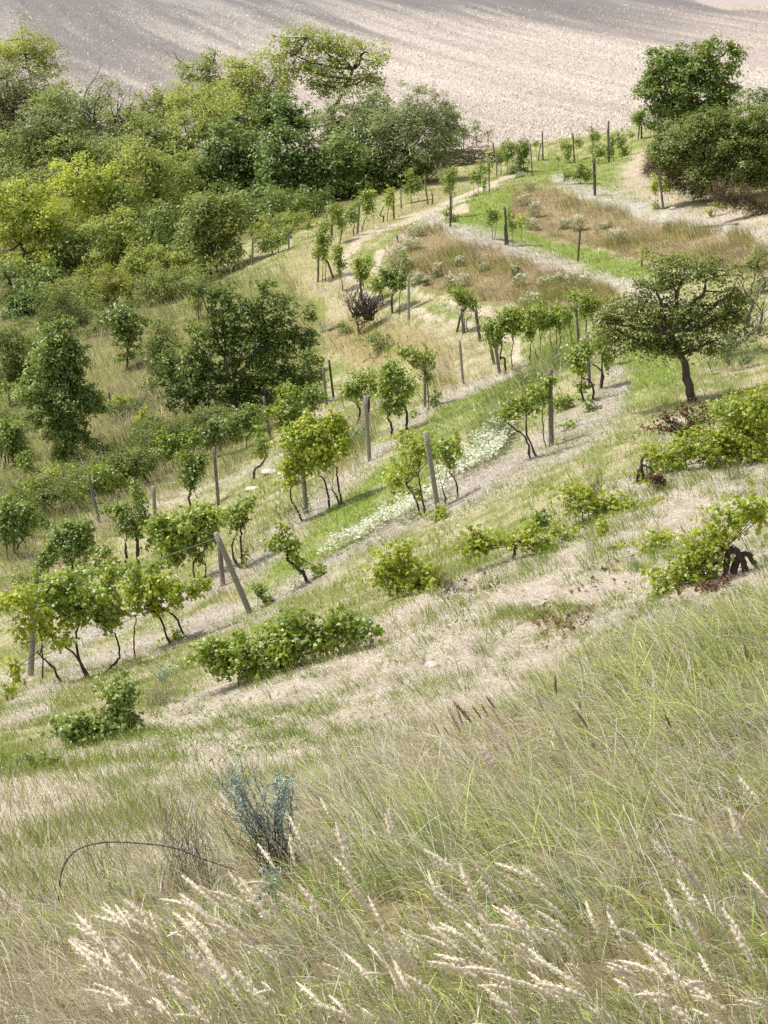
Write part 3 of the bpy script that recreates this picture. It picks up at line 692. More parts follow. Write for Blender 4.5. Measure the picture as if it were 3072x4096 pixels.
LM = {
 'vine': leaf_mat('vine_leaf', (0.128, 0.208, 0.028), (0.302, 0.374, 0.042), (0.633, 0.610, 0.075), 0.42, 0.42, 0.35, 1.3),
 'vine_dark': leaf_mat('vine_leaf_deep', (0.100, 0.172, 0.033), (0.235, 0.310, 0.045), (0.490, 0.497, 0.068), 0.40, 0.42, 0.35, 1.3),
 'vine_yellow': leaf_mat('vine_leaf_yellow', (0.199, 0.278, 0.030), (0.399, 0.449, 0.044), (0.648, 0.606, 0.086), 0.45, 0.42, 0.3, 1.3),
 'yellow': leaf_mat('locust_leaf_yellow', (0.250, 0.328, 0.055), (0.515, 0.558, 0.089), (0.722, 0.780, 0.132), 0.42, 0.5, 0.2, 0.35),
 'lime': leaf_mat('locust_leaf', (0.188, 0.254, 0.057), (0.397, 0.435, 0.091), (0.626, 0.598, 0.138), 0.40, 0.5, 0.2, 0.35),
 'olive': leaf_mat('olive_leaf', (0.157, 0.208, 0.053), (0.314, 0.357, 0.090), (0.499, 0.508, 0.145), 0.35, 0.5, 0.2, 0.4),
 'walnut': leaf_mat('walnut_leaf', (0.077, 0.133, 0.028), (0.188, 0.266, 0.053), (0.352, 0.408, 0.075), 0.30, 0.40, 0.28, 0.45),
 'dark': leaf_mat('glossy_dark_leaf', (0.072, 0.118, 0.017), (0.156, 0.226, 0.030), (0.335, 0.356, 0.046), 0.30, 0.42, 0.28, 0.6),
 'grey': leaf_mat('willow_leaf', (0.151, 0.200, 0.067), (0.302, 0.346, 0.125), (0.505, 0.509, 0.192), 0.30, 0.45, 0.3, 0.4),
 'silver': leaf_mat('silver_leaf', (0.154, 0.182, 0.056), (0.337, 0.351, 0.131), (0.590, 0.572, 0.262), 0.25, 0.45, 0.35, 0.4),
 'mid': leaf_mat('broad_green_leaf', (0.111, 0.173, 0.036), (0.245, 0.319, 0.063), (0.445, 0.481, 0.095), 0.36, 0.42, 0.3, 0.5),
 'hedge': leaf_mat('hedge_leaf', (0.096, 0.141, 0.027), (0.211, 0.256, 0.051), (0.459, 0.429, 0.078), 0.32, 0.45, 0.25, 0.6),
 'thorn': leaf_mat('hawthorn_leaf', (0.084, 0.122, 0.017), (0.190, 0.228, 0.034), (0.396, 0.384, 0.067), 0.30, 0.42, 0.3, 0.8),
 'buck': leaf_mat('low_thicket_leaf', (0.091, 0.127, 0.024), (0.200, 0.245, 0.048), (0.328, 0.354, 0.073), 0.28, 0.5, 0.2, 0.7),
 'red': leaf_mat('withered_red_leaf', (0.099, 0.049, 0.039), (0.187, 0.084, 0.052), (0.286, 0.140, 0.078), 0.25, 0.6, 0.1, 2.0),
 'rust': leaf_mat('rusty_weed_leaf', (0.108, 0.079, 0.055), (0.216, 0.150, 0.086), (0.316, 0.264, 0.122), 0.2, 0.7, 0.05, 0.6),
 'blue': leaf_mat('wormwood_leaf', (0.234, 0.308, 0.265), (0.383, 0.462, 0.404), (0.510, 0.583, 0.510), 0.2, 0.6, 0.1, 3.0),
 'gold': leaf_mat('autumn_leaf', (0.162, 0.209, 0.030), (0.360, 0.374, 0.050), (0.495, 0.418, 0.060), 0.40, 0.5, 0.2, 0.6),
}
BARK = solid_mat('vine_bark', (0.035, 0.025, 0.02), (0.13, 0.10, 0.085), 30, 0.95, (1, 1, 0.25), 0.8)
TBARK = solid_mat('tree_bark', (0.045, 0.037, 0.03), (0.14, 0.12, 0.10), 12, 0.95, (1, 1, 0.3), 0.8)
DBARK = solid_mat('dead_branch_bark', (0.12, 0.10, 0.085), (0.33, 0.29, 0.25), 12, 0.95, (1, 1, 0.3), 0.6)
POSTM = [solid_mat('weathered_grey_post', (0.10, 0.088, 0.075), (0.30, 0.27, 0.235), 28, 0.95, (1, 1, 0.35), 0.9),
         solid_mat('pale_concrete_post', (0.17, 0.155, 0.135), (0.42, 0.385, 0.335), 45, 0.95, (1, 1, 1), 0.9),
         solid_mat('dark_timber_post', (0.05, 0.043, 0.038), (0.18, 0.155, 0.13), 26, 0.95, (1, 1, 0.2), 0.9)]
WIREM = solid_mat('old_wire', (0.25, 0.24, 0.22), (0.45, 0.43, 0.4), 8, 0.5)

# ---------------------------------------------------------------- grape vines
def blob_points(blobs, y0, base, ppm, rng, lump=0.13, per=13, dens=1.0, zmax=0.38, flat=1.0):
    """leaf positions and outward directions: small bunches of leaves packed through each lobe of the plant"""
    Ps = []; Ns = []
    for (bx, by, rx, ry) in blobs:
        rx *= 1.06; ry *= 1.04; c = onplane(bx, by, y0); a = rx / ppm; b = ry / ppm; d = min(max(a, 0.12) * 0.9, zmax)
        vol = a * b * d
        m = max(4, int(dens * 16 * (a * b + a * d + b * d) / (lump * 2.1) ** 2 * 0.30))
        q = ball(m, rng, 0.42); q = q * (1 + 0.24 * rng.randn(m, 1))
        cc = c + q * np.array([a, d, b])
        k = rng.poisson(per, m); ii = np.repeat(np.arange(m), k)
        e = rng.randn(len(ii), 3) * lump * 0.62 * np.array([1, 1, 1.15])
        P = cc[ii] + e
        Nn = q[ii] * 0.9 + e / lump * 0.35 + np.array([0, 0, 0.55]) + rng.randn(len(ii), 3) * 0.5
        Ps.append(P); Ns.append(Nn)
    return np.concatenate(Ps), np.concatenate(Ns)
def vine(label, trunks, blobs, mat='vine', base=None, rad=0.028, leaf=0.105, dens=1.0, group='grape vines planted along the terraces', name='grape_vine', lump=0.12, per=15, zmax=0.38, shoots=0.6, pushy=0.0):
    rng = np.random.RandomState(abs(hash(label)) % 10000 if False else (sum(ord(ch) * (i + 1) for i, ch in enumerate(label)) % 99991))
    if base is None: base = trunks[0][0]
    B = hit(*base); B[1] += pushy; B[2] = float(zt(B[0], B[1])); ppm = px_m(B); y0 = B[1]
    root = empty(name, B); tag(root, label, 'grape vine' if name == 'grape_vine' else 'plant', group)
    for tr in trunks:
        pts = [onplane(p[0], p[1], y0) + np.array([0, rng.uniform(-.06, .06), 0]) for p in tr]
        pts[0] = np.array([pts[0][0], y0, min(pts[0][2], float(zt(pts[0][0], y0)))]) - np.array([0, 0, 0.08])
        C = curve(pts, 6, 0.010, rng); r = np.linspace(rad * 1.15, rad * 0.6, len(C)) * (0.85 + 0.3 * rng.rand(len(C)))
        g = Geo(); g.tube(C - B, r, 6, 0.12, rng)
        new_obj('trunk', g.mesh('vine_trunk'), BARK, root)
    if blobs:
        P, Nn = blob_points(blobs, y0, B, ppm, rng, lump, per, dens, zmax)
        # trailing shoots at the outline
        extra = []; en = []; G = Geo()
        for (bx, by, rx, ry) in blobs:
            c = onplane(bx, by, y0); a = rx / ppm; b = ry / ppm
            ns = int(shoots * 2.2 * (2 + 5 * (a + b)))
            for _ in range(ns):
                th = rng.uniform(-0.4, math.pi + 0.4); s = c + np.array([a * math.cos(th), rng.uniform(-.15, .15), b * math.sin(th)]) * 0.8
                dr = np.array([math.cos(th) * 0.7 - 0.25, rng.uniform(-.4, .4), abs(math.sin(th)) * 0.6 + 0.1]); ln = rng.uniform(0.14, 0.46)
                m = int(ln / 0.045); t = np.arange(m) / max(m - 1, 1)
                pp = s + dr * (t * ln)[:, None] + np.array([0, 0, -0.5]) * ((t * ln) ** 2)[:, None]
                extra.append(pp + rng.randn(m, 3) * 0.02); en.append(rng.randn(m, 3) * 0.6 + np.array([0, 0, 0.7]))
            # canes inside
            for _ in range(max(2, int(3 * (a + b)))):
                e = c + ball(1, rng, 0.4)[0] * np.array([a, 0.1, b]) * 0.9
                o = trunks[rng.randint(len(trunks))][-1] if trunks else base
                s = onplane(o[0], o[1], y0); mid = (s + e) / 2 + rng.randn(3) * 0.05
                if np.linalg.norm(e - s) < 1.6: G.tube(curve([s, mid, e], 4) - B, 0.006, 4)
        P = np.concatenate([P] + extra); Nn = np.concatenate([Nn] + en)
        P[:, 2] = np.maximum(P[:, 2], zt(P[:, 0], P[:, 1]) + 0.03)
        sz = leaf * 0.95 * (0.55 + 0.7 * rng.rand(len(P)))
        new_obj('foliage', leaves('vine_foliage', P - B, Nn, sz, T_VINE, rng), LM[mat], root)
        if G.V: new_obj('cane', G.mesh('vine_cane'), BARK, root)
    return root

# ---------------------------------------------------------------- trees and shrubs
WD = 'trees of the wood below the vineyard'
TREE_DENS, TREE_PER = 3.6, 1.35
def tree(label, base, blobs, mat, cat='tree', name='broadleaf_tree', group='trees of the wood below the vineyard', dens=1.0, leaf=0.17, tmpl=T_TREE, clump=0.42, per=46,
         trunk_r=0.14, stems=1, y_off=0.0, depth=0.8, bark=None, limb=1.0, twigs=1.0, flatz=0.62, gappy=0.0, base_y=None, maxd=4.0, sub=True, bare=0, tilt=0.9):
    rng = np.random.RandomState(sum(ord(ch) * (i + 3) for i, ch in enumerate(label)) % 99991)
    B = hit(*base); B[1] += y_off; B[2] = float(zt(B[0], B[1])); ppm = px_m(B); y0 = B[1]
    root = empty(name, B); tag(root, label, cat, group); trunk_r *= 0.62
    bark = bark or TBARK
    if group != WD: dens *= 1.5; per *= 1.2
    if group == WD and name != 'sapling':
        dens *= 1.75; per *= 1.55; gappy = gappy * 0.7 + 0.08; twigs *= 1.8; blobs = [(b[0], b[1], b[2] * 1.15, b[3] * 1.15) for b in blobs]; leaf *= 0.92
    cs = []; 
    for bl in blobs:
        bx, by, rx, ry = bl[:4]
        c = onplane(bx, by, y0) ; c[1] += (bl[4] if len(bl) > 4 else 0)
        cs.append((c, rx / ppm, ry / ppm))
    G = Geo()
    zmid = np.mean([c[0][2] for c in cs]); topc = max(c[0][2] + c[2] for c in cs)
    starts = []
    for s in range(stems):
        off = np.array([rng.uniform(-1, 1), rng.uniform(-1, 1), 0]) * trunk_r * (2.5 if stems > 1 else 0)
        p0 = B + off; p0[2] = float(zt(p0[0], p0[1])) - 0.2
        c0 = cs[s % len(cs)] if stems > 1 else max(cs, key=lambda c: c[1] * c[2])
        p2 = c0[0] + np.array([rng.uniform(-.2, .2) * c0[1], rng.uniform(-.2, .2) * c0[1], c0[2] * 0.25])
        p1 = p0 * 0.55 + p2 * 0.45; p1[0] = p0[0] * 0.75 + p2[0] * 0.25; p1[1] = p0[1] * 0.75 + p2[1] * 0.25
        C = curve([p0, p1, p2], 7, 0.03 * limb, rng); r = np.linspace(trunk_r, trunk_r * 0.38, len(C))
        G.tube(C - B, r, 7, 0.08, rng); starts.append((C, r))
    Ps = []; Ns = []
    for (c, a, b) in cs:
        d = min(a * depth, maxd)
        m = max(6, int(dens * TREE_DENS * (a * b + a * d + b * d) / (clump ** 2 * 4.2) ))
        q = ball(m, rng, 0.36); 
        rr_ = 1 + 0.14 * rng.randn(m)
        cc = c + q * np.array([a, d, b]) * rr_[:, None]
        # limb from the trunk to the lobe
        C, r = starts[rng.randint(len(starts))]
        zi = np.argmin(np.abs(C[:, 2] - (c[2] - b * 0.7))); zi = max(1, min(zi, len(C) - 3))
        pts = curve([C[zi], (C[zi] * 0.5 + c * 0.5) + np.array([0, 0, -0.12 * b]), c + np.array([0, 0, 0.15 * b])], 6, 0.03, rng)
        rl = max(trunk_r * 0.5, 0.03)
        G.tube(pts - B, np.linspace(rl, rl * 0.35, len(pts)), 6)
        L2 = np.vstack([pts, C[zi:]])
        keepc = cc[:, 2] > zt(cc[:, 0], cc[:, 1]) + 0.05
        cc = cc[keepc]; q = q[keepc]
        for k in range(len(cc)):
            if rng.rand() < 0.3 * twigs:
                dd = np.linalg.norm(L2 - cc[k], axis=1) + 0.4 * np.maximum(0, L2[:, 2] - cc[k][2] + 0.3)
                s = L2[np.argmin(dd)]; e = cc[k]; mid = s * 0.45 + e * 0.55 + rng.randn(3) * 0.08 * np.linalg.norm(e - s)
                mid[2] -= 0.1 * np.linalg.norm(e - s)
                tw = curve([s, mid, e], 3); r0 = min(0.012 + 0.014 * np.linalg.norm(e - s), rl * 0.5)
                G.tube(tw - B, np.linspace(r0, r0 * 0.3, len(tw)), 4)
        csz = clump * 0.8 * (0.6 + 0.8 * rng.rand(len(cc)))
        kk = rng.poisson(per * TREE_PER * (csz / clump) ** 1.4 * (1 - gappy * rng.rand(len(cc))))
        ii = np.repeat(np.arange(len(cc)), kk)
        e = rng.randn(len(ii), 3) * np.array([0.62, 0.62, 0.62 * flatz]) * csz[ii][:, None]
        e[:, 2] -= 0.18 * (e[:, 0] ** 2 + e[:, 1] ** 2) / csz[ii]
        Ps.append(cc[ii] + e)
        Ns.append(q[ii] * 0.5 + e / csz[ii][:, None] * 0.35 + np.array([0, 0, tilt]) + rng.randn(len(ii), 3) * 0.55)
    for _ in range(bare):
        c, a, b = cs[rng.randint(len(cs))]; s = c + np.array([rng.uniform(-.4, .4) * a, 0, 0]); e = c + np.array([rng.uniform(-1, 1) * a, rng.uniform(-.5, .5) * a, b * rng.uniform(0.9, 1.25)])
        tw = curve([s, (s + e) / 2 + rng.randn(3) * 0.15, e], 4); G.tube(tw - B, np.linspace(0.05, 0.012, len(tw)), 4)
        for _k in range(5):
            st = tw[rng.randint(3, len(tw))]; e2 = st + np.array([rng.uniform(-.6, .6), rng.uniform(-.4, .4), rng.uniform(0.2, 0.8)]); G.tube(curve([st, (st + e2) / 2 + rng.randn(3) * 0.06, e2], 3) - B, 0.012, 4)
    P = np.concatenate(Ps); Nn = np.concatenate(Ns)
    g = zt(P[:, 0], P[:, 1]); k = P[:, 2] > g + 0.02; P = P[k]; Nn = Nn[k]
    sz = leaf * (0.55 + 0.75 * rng.rand(len(P)))
    new_obj('trunk', G.mesh('tree_trunk'), bark, root)
    if per > 0: new_obj('crown', leaves('tree_crown', P - B, Nn, sz, tmpl, rng), LM[mat], root)
    return root
def S(bl): return [tuple(v * K if i < 4 else v for i, v in enumerate(b)) for b in bl]   # from the 1659-wide reading
def B_(x, y): return (x * K, y * K)
FT = dict(leaf=0.20, clump=0.52, per=40)
WD = 'trees of the wood below the vineyard'
# far edge of the wood, back to front
tree('yellow-green tree rising behind the silvery tree at the left edge', B_(40, 330), S([(50,95,62,38),(95,130,35,38),(15,120,40,35)]), 'lime', y_off=8, trunk_r=.2, **FT)
tree('silvery grey-green tree with pale leaf undersides at the left edge', B_(30, 345), S([(30,190,85,65),(60,250,75,55),(-20,230,60,70),(20,300,80,50)]), 'silver', y_off=2, trunk_r=.2, **FT)
tree('sparse grey-green tree with bare upper branches before the dark field', B_(190, 380), S([(190,235,80,55),(140,290,70,50),(235,300,60,45)]), 'grey', gappy=0.3, dens=1.1, bare=6, y_off=3, trunk_r=.2, **FT)
tree('thin half-bare tree with dark twigs beside the sparse grey-green tree', B_(270, 385), S([(262,265,48,45),(300,300,48,40)]), 'olive', gappy=0.5, dens=1.0, bare=8, y_off=2, trunk_r=.16, **FT)
tree('low olive crown on the wood edge between bare twigs and field', B_(345, 380), S([(350,215,48,30),(310,240,40,26),(385,240,45,35)]), 'olive', gappy=0.5, y_off=6, bare=3, trunk_r=.16, **FT)
tree('small flat-topped tree with two tufted crowns against the field', B_(430, 380), S([(415,150,32,18),(455,135,22,20),(440,175,45,22),(480,175,30,20)]), 'olive', gappy=.5, dens=1.2, y_off=8, bare=5, trunk_r=.15, **FT)
tree('rounded yellow-green tree left of the tallest crown', B_(550, 390), S([(545,150,55,35),(510,185,50,32),(585,190,45,45),(540,215,70,32)]), 'lime', gappy=.3, y_off=6, trunk_r=.2, **FT)
tree('tallest tree of the wood with broad yellow-green umbrella crown', B_(690, 390), S([(665,85,68,26),(620,120,40,32),(730,100,45,28),(785,120,45,40),(720,140,55,28),(650,150,48,24),(800,165,28,28),(745,175,50,22),(690,185,40,16)]), 'lime', gappy=.45, dens=1.15, y_off=5, trunk_r=.3, limb=2.2, depth=.55, **FT)
tree('grey-green crown behind the walnut-like trees under the tallest tree', B_(780, 400), S([(780,230,60,48),(730,270,62,48),(815,275,52,50),(765,320,75,50)]), 'grey', y_off=3, tilt=.7, trunk_r=.2, **FT)
tree('soft willow-green tree near the tip of the wood', B_(870, 400), S([(900,230,45,45),(850,280,50,45),(925,275,50,42),(880,330,70,45),(950,320,38,38)]), 'grey', y_off=0, trunk_r=.2, tmpl=T_NARROW, leaf=.24, clump=.5, per=46)
tree('slim willow-green tree at the right-hand tip of the wood', B_(965, 345), S([(965,235,26,40),(985,280,26,36),(945,290,26,34)]), 'grey', y_off=3, trunk_r=.13, tmpl=T_NARROW, leaf=.22, clump=.42, per=40)
for lab, b, bl in (('thin pale sapling standing just right of the wood tip', (1000, 320), [(1003,290,12,24)]), ('taller of the thin saplings beside the field edge', (1030, 318), [(1027,280,14,28),(1036,300,9,12)]), ('drooping thin sapling closest to the brown end posts', (1054, 322), [(1054,292,12,20)])):
    tree(lab, B_(*b), S(bl), 'grey', name='sapling', cat='sapling', group='thin saplings at the field edge', clump=.24, per=20, leaf=.15, tmpl=T_NARROW, trunk_r=.04, dens=1.2, gappy=.3)
tree('yellowish-olive crown in the middle of the wood', B_(420, 440), S([(405,285,60,45),(450,250,60,40),(500,255,55,38),(360,310,45,36),(520,290,40,30)]), 'lime', y_off=4, gappy=.25, trunk_r=.2, **FT)
tree('pale green feathery crown below the half-bare trees', B_(330, 440), S([(320,290,50,40),(290,330,45,40),(350,345,45,42)]), 'olive', y_off=2, gappy=.3, trunk_r=.2, **FT)
tree('deep green crown just below the tallest yellow-green tree', B_(600, 430), S([(600,240,60,38),(560,265,48,36),(640,262,45,34)]), 'walnut', y_off=6, trunk_r=.2, leaf=.26, clump=.48, per=34)
tree('large dark walnut tree with glinting leaves in the wood centre', B_(520, 455), S([(480,330,62,55),(440,380,48,48),(520,400,70,48),(545,340,52,45)]), 'walnut', y_off=2, trunk_r=.25, leaf=.26, clump=.5, per=36)
tree('dark glossy walnut tree right of the wood centre', B_(640, 450), S([(620,320,58,50),(600,375,58,50),(670,360,52,50),(645,410,68,38)]), 'walnut', y_off=1, trunk_r=.25, leaf=.26, clump=.5, per=36)
tree('dark green tree hanging over the fence at the wood edge', B_(740, 440), S([(730,360,52,48),(700,410,42,36),(770,400,48,42),(750,330,45,35)]), 'mid', y_off=2, trunk_r=.2, leaf=.2, clump=.45, per=42)
tree('bushy dark green tree low at the wood edge near the pile of brush', B_(840, 410), S([(830,355,52,44),(870,375,52,36),(800,385,38,34),(905,350,30,30)]), 'mid', y_off=1.5, trunk_r=.2, leaf=.2, clump=.45, per=42)
# left half, front
tree('shaded grey-olive tree at the left edge above the yellow tree', B_(60, 430), S([(50,345,75,48),(10,320,50,50),(110,330,52,45),(85,290,48,36)]), 'olive', y_off=3, gappy=.3, trunk_r=.2, **FT)
tree('olive tree with fine dark limbs above the bright yellow crowns', B_(190, 440), S([(170,350,58,42),(215,360,45,42),(150,310,45,32)]), 'olive', y_off=4, gappy=.35, trunk_r=.2, **FT)
tree('bright yellow-green locust tree at the left edge', B_(50, 610), S([(50,430,62,45),(25,480,55,50),(90,475,52,45),(55,535,75,50),(105,520,34,38),(-10,440,35,50)]), 'yellow', y_off=2, trunk_r=.22, dens=1.1, **FT)
tree('tall yellow-green locust tree with dark forked limbs showing', B_(215, 590), S([(200,385,60,45),(165,430,52,48),(235,440,50,52),(190,490,58,42),(150,360,36,28)]), 'yellow', gappy=.25, y_off=3, trunk_r=.24, **FT)
tree('yellow-green locust tree with airy crown and bent dark trunk', B_(350, 560), S([(300,340,48,36),(345,360,45,40),(330,410,48,42),(370,440,36,36),(290,400,36,36)]), 'lime', gappy=.35, y_off=4, trunk_r=.22, dens=1.1, **FT)
tree('shaded green tree between the yellow locust trees', B_(140, 620), S([(130,560,48,42),(165,530,42,42),(110,600,42,34)]), 'mid', y_off=3, trunk_r=.18, **FT)
tree('round bright green crown in front of the dark trunks', B_(250, 580), S([(235,505,44,40),(275,490,44,36),(255,545,52,34),(300,520,34,30)]), 'lime', y_off=0, trunk_r=.15, leaf=.17, clump=.4, per=48)
tree('dark green undergrowth tree in the gap below the locust trees', B_(400, 560), S([(390,500,42,36),(345,480,34,34),(420,470,34,34)]), 'mid', y_off=4, trunk_r=.15, **FT)
tree('dark blue-green shrub with shiny leaves at the left wood foot', B_(60, 690), S([(60,640,34,30),(35,670,30,26),(80,670,26,24)]), 'walnut', y_off=1, trunk_r=.08, cat='shrub', name='shrub', leaf=.2, clump=.35, per=36, stems=2)
tree('leafy olive tree with curled leaves at the wood edge', B_(455, 600), S([(440,450,44,36),(480,490,50,38),(420,500,42,40),(505,450,32,26),(455,540,60,38)]), 'olive', trunk_r=.14, leaf=.2, clump=.38, per=40)
tree('golden-tinged shrub with yellowing leaves', B_(235, 665), S([(235,605,30,28),(265,625,26,24),(215,640,28,20)]), 'gold', cat='shrub', name='shrub', trunk_r=.06, stems=2, leaf=.13, clump=.3, per=44)
tree('feathery light green shrub behind the golden-tinged shrub', B_(215, 640), S([(200,575,26,28),(180,600,24,24)]), 'lime', y_off=1, cat='shrub', name='shrub', trunk_r=.06, stems=2, leaf=.13, clump=.3, per=44)
tree('wide bright lime shrub at the foot of the wood', B_(330, 610), S([(330,560,46,26),(290,580,36,26),(370,575,36,24)]), 'lime', cat='shrub', name='shrub', trunk_r=.06, stems=3, leaf=.14, clump=.32, per=44)
tree('dome-shaped olive-brown shrub below the lime shrub', B_(360, 650), S([(355,610,48,28),(395,600,36,26),(320,620,30,22)]), 'olive', cat='shrub', name='shrub', trunk_r=.06, stems=4, leaf=.10, clump=.3, per=60)
tree('low yellowish thicket beside the pair of posts under the wood', B_(600, 505), S([(590,485,42,20),(640,475,38,18),(560,500,26,16)]), 'lime', cat='shrub', name='shrub', trunk_r=.04, stems=3, leaf=.10, clump=.28, per=40, gappy=.4)
tree('low olive shrub left of the lone post in the hollow', B_(150, 700), S([(150,668,42,24),(110,690,36,24),(60,720,50,34)]), 'buck', cat='shrub', name='shrub', trunk_r=.05, stems=4, leaf=.10, clump=.3, per=56)
tree('grey-olive shrub at the left edge above the conical tree', B_(30, 830), S([(40,765,48,36),(10,800,48,38),(60,800,30,30),(20,730,36,30)]), 'buck', cat='shrub', name='shrub', trunk_r=.06, stems=4, leaf=.12, clump=.34, per=52)
tree('small open walnut sapling with few limbs in the grassy hollow', B_(272, 800), S([(262,672,44,26),(285,700,44,30),(258,720,32,26),(275,755,30,26),(240,690,20,20)]), 'mid', group='young trees in the hollow', gappy=.3, trunk_r=.09, leaf=.2, clump=.30, per=26)
tree('olive scrub between the walnut sapling and the big dark bush', B_(350, 790), S([(350,735,36,40),(335,770,28,32)]), 'buck', cat='shrub', name='shrub', trunk_r=.05, stems=3, leaf=.11, clump=.3, per=46, gappy=.3)
# the two prominent young trees
tree('large dark multi-stemmed bush-like tree with glossy leaves in the centre', B_(500, 900), S([(470,640,42,40),(570,640,42,42),(430,620,20,22),(520,690,70,58),(600,690,56,58),(455,720,60,52),(560,760,85,62),(410,790,62,56),(480,820,88,56),(360,800,45,45),(610,800,62,50),(640,730,38,44),(665,670,18,24),(540,850,92,40),(400,860,60,32),(655,830,42,34)]), 'dark', group='young trees in the hollow', stems=9, trunk_r=.085, leaf=.135, clump=.24, per=38, dens=1.15, gappy=.5, depth=.55, twigs=1.5, maxd=1.6, bark=DBARK)
tree('conical young walnut tree with bright top beside the left edge', B_(140, 1005), S([(150,695,18,26),(125,720,26,28),(140,745,34,26),(110,770,44,40),(150,790,44,46),(90,830,48,44),(150,860,60,46),(110,890,58,44),(180,850,28,34),(145,930,56,36),(60,850,26,24),(200,870,34,22),(140,975,36,28)]), 'mid', group='young trees in the hollow', trunk_r=.10, leaf=.135, clump=.25, per=44, dens=1.3, depth=.8, tilt=.7)
# low thicket crossing behind the vines
for lab, b, bl in (
  ('grey-green thicket below the conical tree', (90, 1110), [(60,1075,70,32),(120,1055,55,34),(20,1090,46,28)]),
  ('grey-green thicket right of the conical tree base', (240, 1060), [(230,1010,60,36),(180,1035,52,34),(280,990,52,34)]),
  ('grey-green thicket under the left half of the dark bush', (380, 985), [(350,935,60,34),(310,965,46,30),(400,925,46,30)]),
  ('dark thicket directly under the big bush beside the vine row', (490, 950), [(470,905,62,30),(420,930,46,28),(540,900,40,26)]),
  ('small dark scrub hump with pale grass round it in the hollow', (265, 905), [(265,880,36,20),(300,872,30,20)])):
    tree(lab, B_(*b), S(bl), 'buck', cat='thicket', name='thicket', group='low thicket behind the vines', trunk_r=.03, stems=5, leaf=.085, clump=.26, per=58, dens=1.1, twigs=.5)
# right side
tree('broad dark green walnut tree standing alone above the field', B_(1478, 300), S([(1440,125,42,36),(1520,105,34,30),(1470,160,80,52),(1545,150,50,48),(1410,185,34,34),(1500,215,88,40),(1560,205,40,40),(1430,225,40,26),(1580,110,26,20),(1480,240,70,24)]), 'mid', group='trees beside the upper terrace', y_off=1, trunk_r=.26, leaf=.22, clump=.42, per=44, dens=1.25, depth=.7)
tree('dark spreading evergreen branch mass under the lone walnut tree', B_(1440, 298), S([(1400,262,34,14),(1440,270,40,14)]), 'dark', group='trees beside the upper terrace', name='shrub', cat='shrub', y_off=2, trunk_r=.05, stems=2, leaf=.12, clump=.28, per=40)
tree('smaller dark tree behind the hedge at the right edge', B_(1640, 320), S([(1630,205,36,30),(1659,240,30,44),(1600,225,26,20)]), 'walnut', group='trees beside the upper terrace', y_off=3, trunk_r=.15, **FT)
tree('long green hedge mass with fine leaves beside the curved path', B_(1560, 430), S([(1560,295,110,46),(1480,325,72,44),(1630,280,70,60),(1520,360,76,42),(1600,355,90,52),(1670,340,60,80),(1440,310,36,26),(1560,260,70,32),(1640,385,60,30)]), 'hedge', cat='hedge', name='hedge', group='trees beside the upper terrace', trunk_r=.05, stems=8, leaf=.13, clump=.34, per=72, dens=1.35, depth=.6, twigs=.3)
def rust(lab, b, bl, **kw):
    tree(lab, B_(*b), S(bl), 'rust', depth=.35, cat='dead weeds', name='withered_weed', group='withered rust-brown weeds under the hedge', trunk_r=.012, stems=8, leaf=.09, tmpl=T_NARROW, clump=.22, per=70, dens=1.7, twigs=1, flatz=1.8, tilt=.1, **kw)
rust('rust-brown withered weeds standing at the left end of the hedge', (1425, 402), [(1405,345,14,26),(1420,330,16,24),(1440,340,20,34),(1430,362,34,14),(1400,370,18,10),(1460,370,24,20)])
rust('rust-brown withered weeds along the middle foot of the hedge', (1500, 436), [(1465,388,30,26),(1500,400,34,28),(1535,410,30,26)])
rust('rust-brown withered weeds at the hedge foot near the right edge', (1610, 470), [(1570,420,34,28),(1605,428,34,28),(1640,436,34,28),(1680,445,30,30)])
# hawthorn
tree('gnarled hawthorn tree with dark leaning trunk and wide flat crown', B_(1495, 868), S([(1480,580,70,34),(1420,620,60,36),(1550,590,62,36),(1590,630,42,34),(1350,670,60,34),(1420,690,80,44),(1510,670,76,46),(1300,690,34,28),(1330,720,46,32),(1570,690,48,40),(1450,740,62,26),(1390,740,44,22),(1540,740,40,22),(1600,675,22,22)]), 'thorn', group='trees beside the upper terrace', trunk_r=.21, leaf=.08, clump=.21, per=48, dens=1.55, depth=.65, flatz=.7, maxd=1.6, limb=1.2, gappy=.6)
tree('shrubby thorn with dead grey twigs right of the hawthorn trunk', B_(1600, 800), S([(1580,740,40,34),(1630,720,34,40),(1600,690,30,30)]), 'thorn', cat='shrub', name='shrub', group='trees beside the upper terrace', y_off=2, stems=4, trunk_r=.04, leaf=.07, clump=.2, per=30, bark=DBARK, bare=8, gappy=.6)
tree('green bush at the right edge level with the hawthorn crown', B_(1650, 660), S([(1640,560,30,34),(1659,610,30,40),(1645,640,24,30)]), 'hedge', cat='shrub', name='shrub', group='trees beside the upper terrace', y_off=2, stems=3, trunk_r=.05, leaf=.09, clump=.24, per=50)
tree('low pale green scrub behind the hawthorn crown', B_(1420, 600), S([(1400,545,26,12),(1440,560,36,14),(1500,555,30,12),(1550,560,30,12)]), 'lime', cat='shrub', name='shrub', group='trees beside the upper terrace', y_off=2, stems=3, trunk_r=.02, leaf=.09, clump=.2, per=30, gappy=.4)
tree('small green thorn bush between the last vine row and the hawthorn', B_(1320, 790), S([(1310,735,26,26),(1335,760,18,20)]), 'thorn', cat='shrub', name='shrub', group='trees beside the upper terrace', stems=3, trunk_r=.03, leaf=.075, clump=.17, per=32, gappy=.4)
tree('dead dark shrub skeleton on the bank below the track', B_(775, 722), S([(770,680,26,24),(795,690,20,20)]), 'thorn', cat='shrub', name='dead_shrub', group=None, stems=10, trunk_r=.03, leaf=.07, clump=.16, per=10, bare=26, gappy=.5)
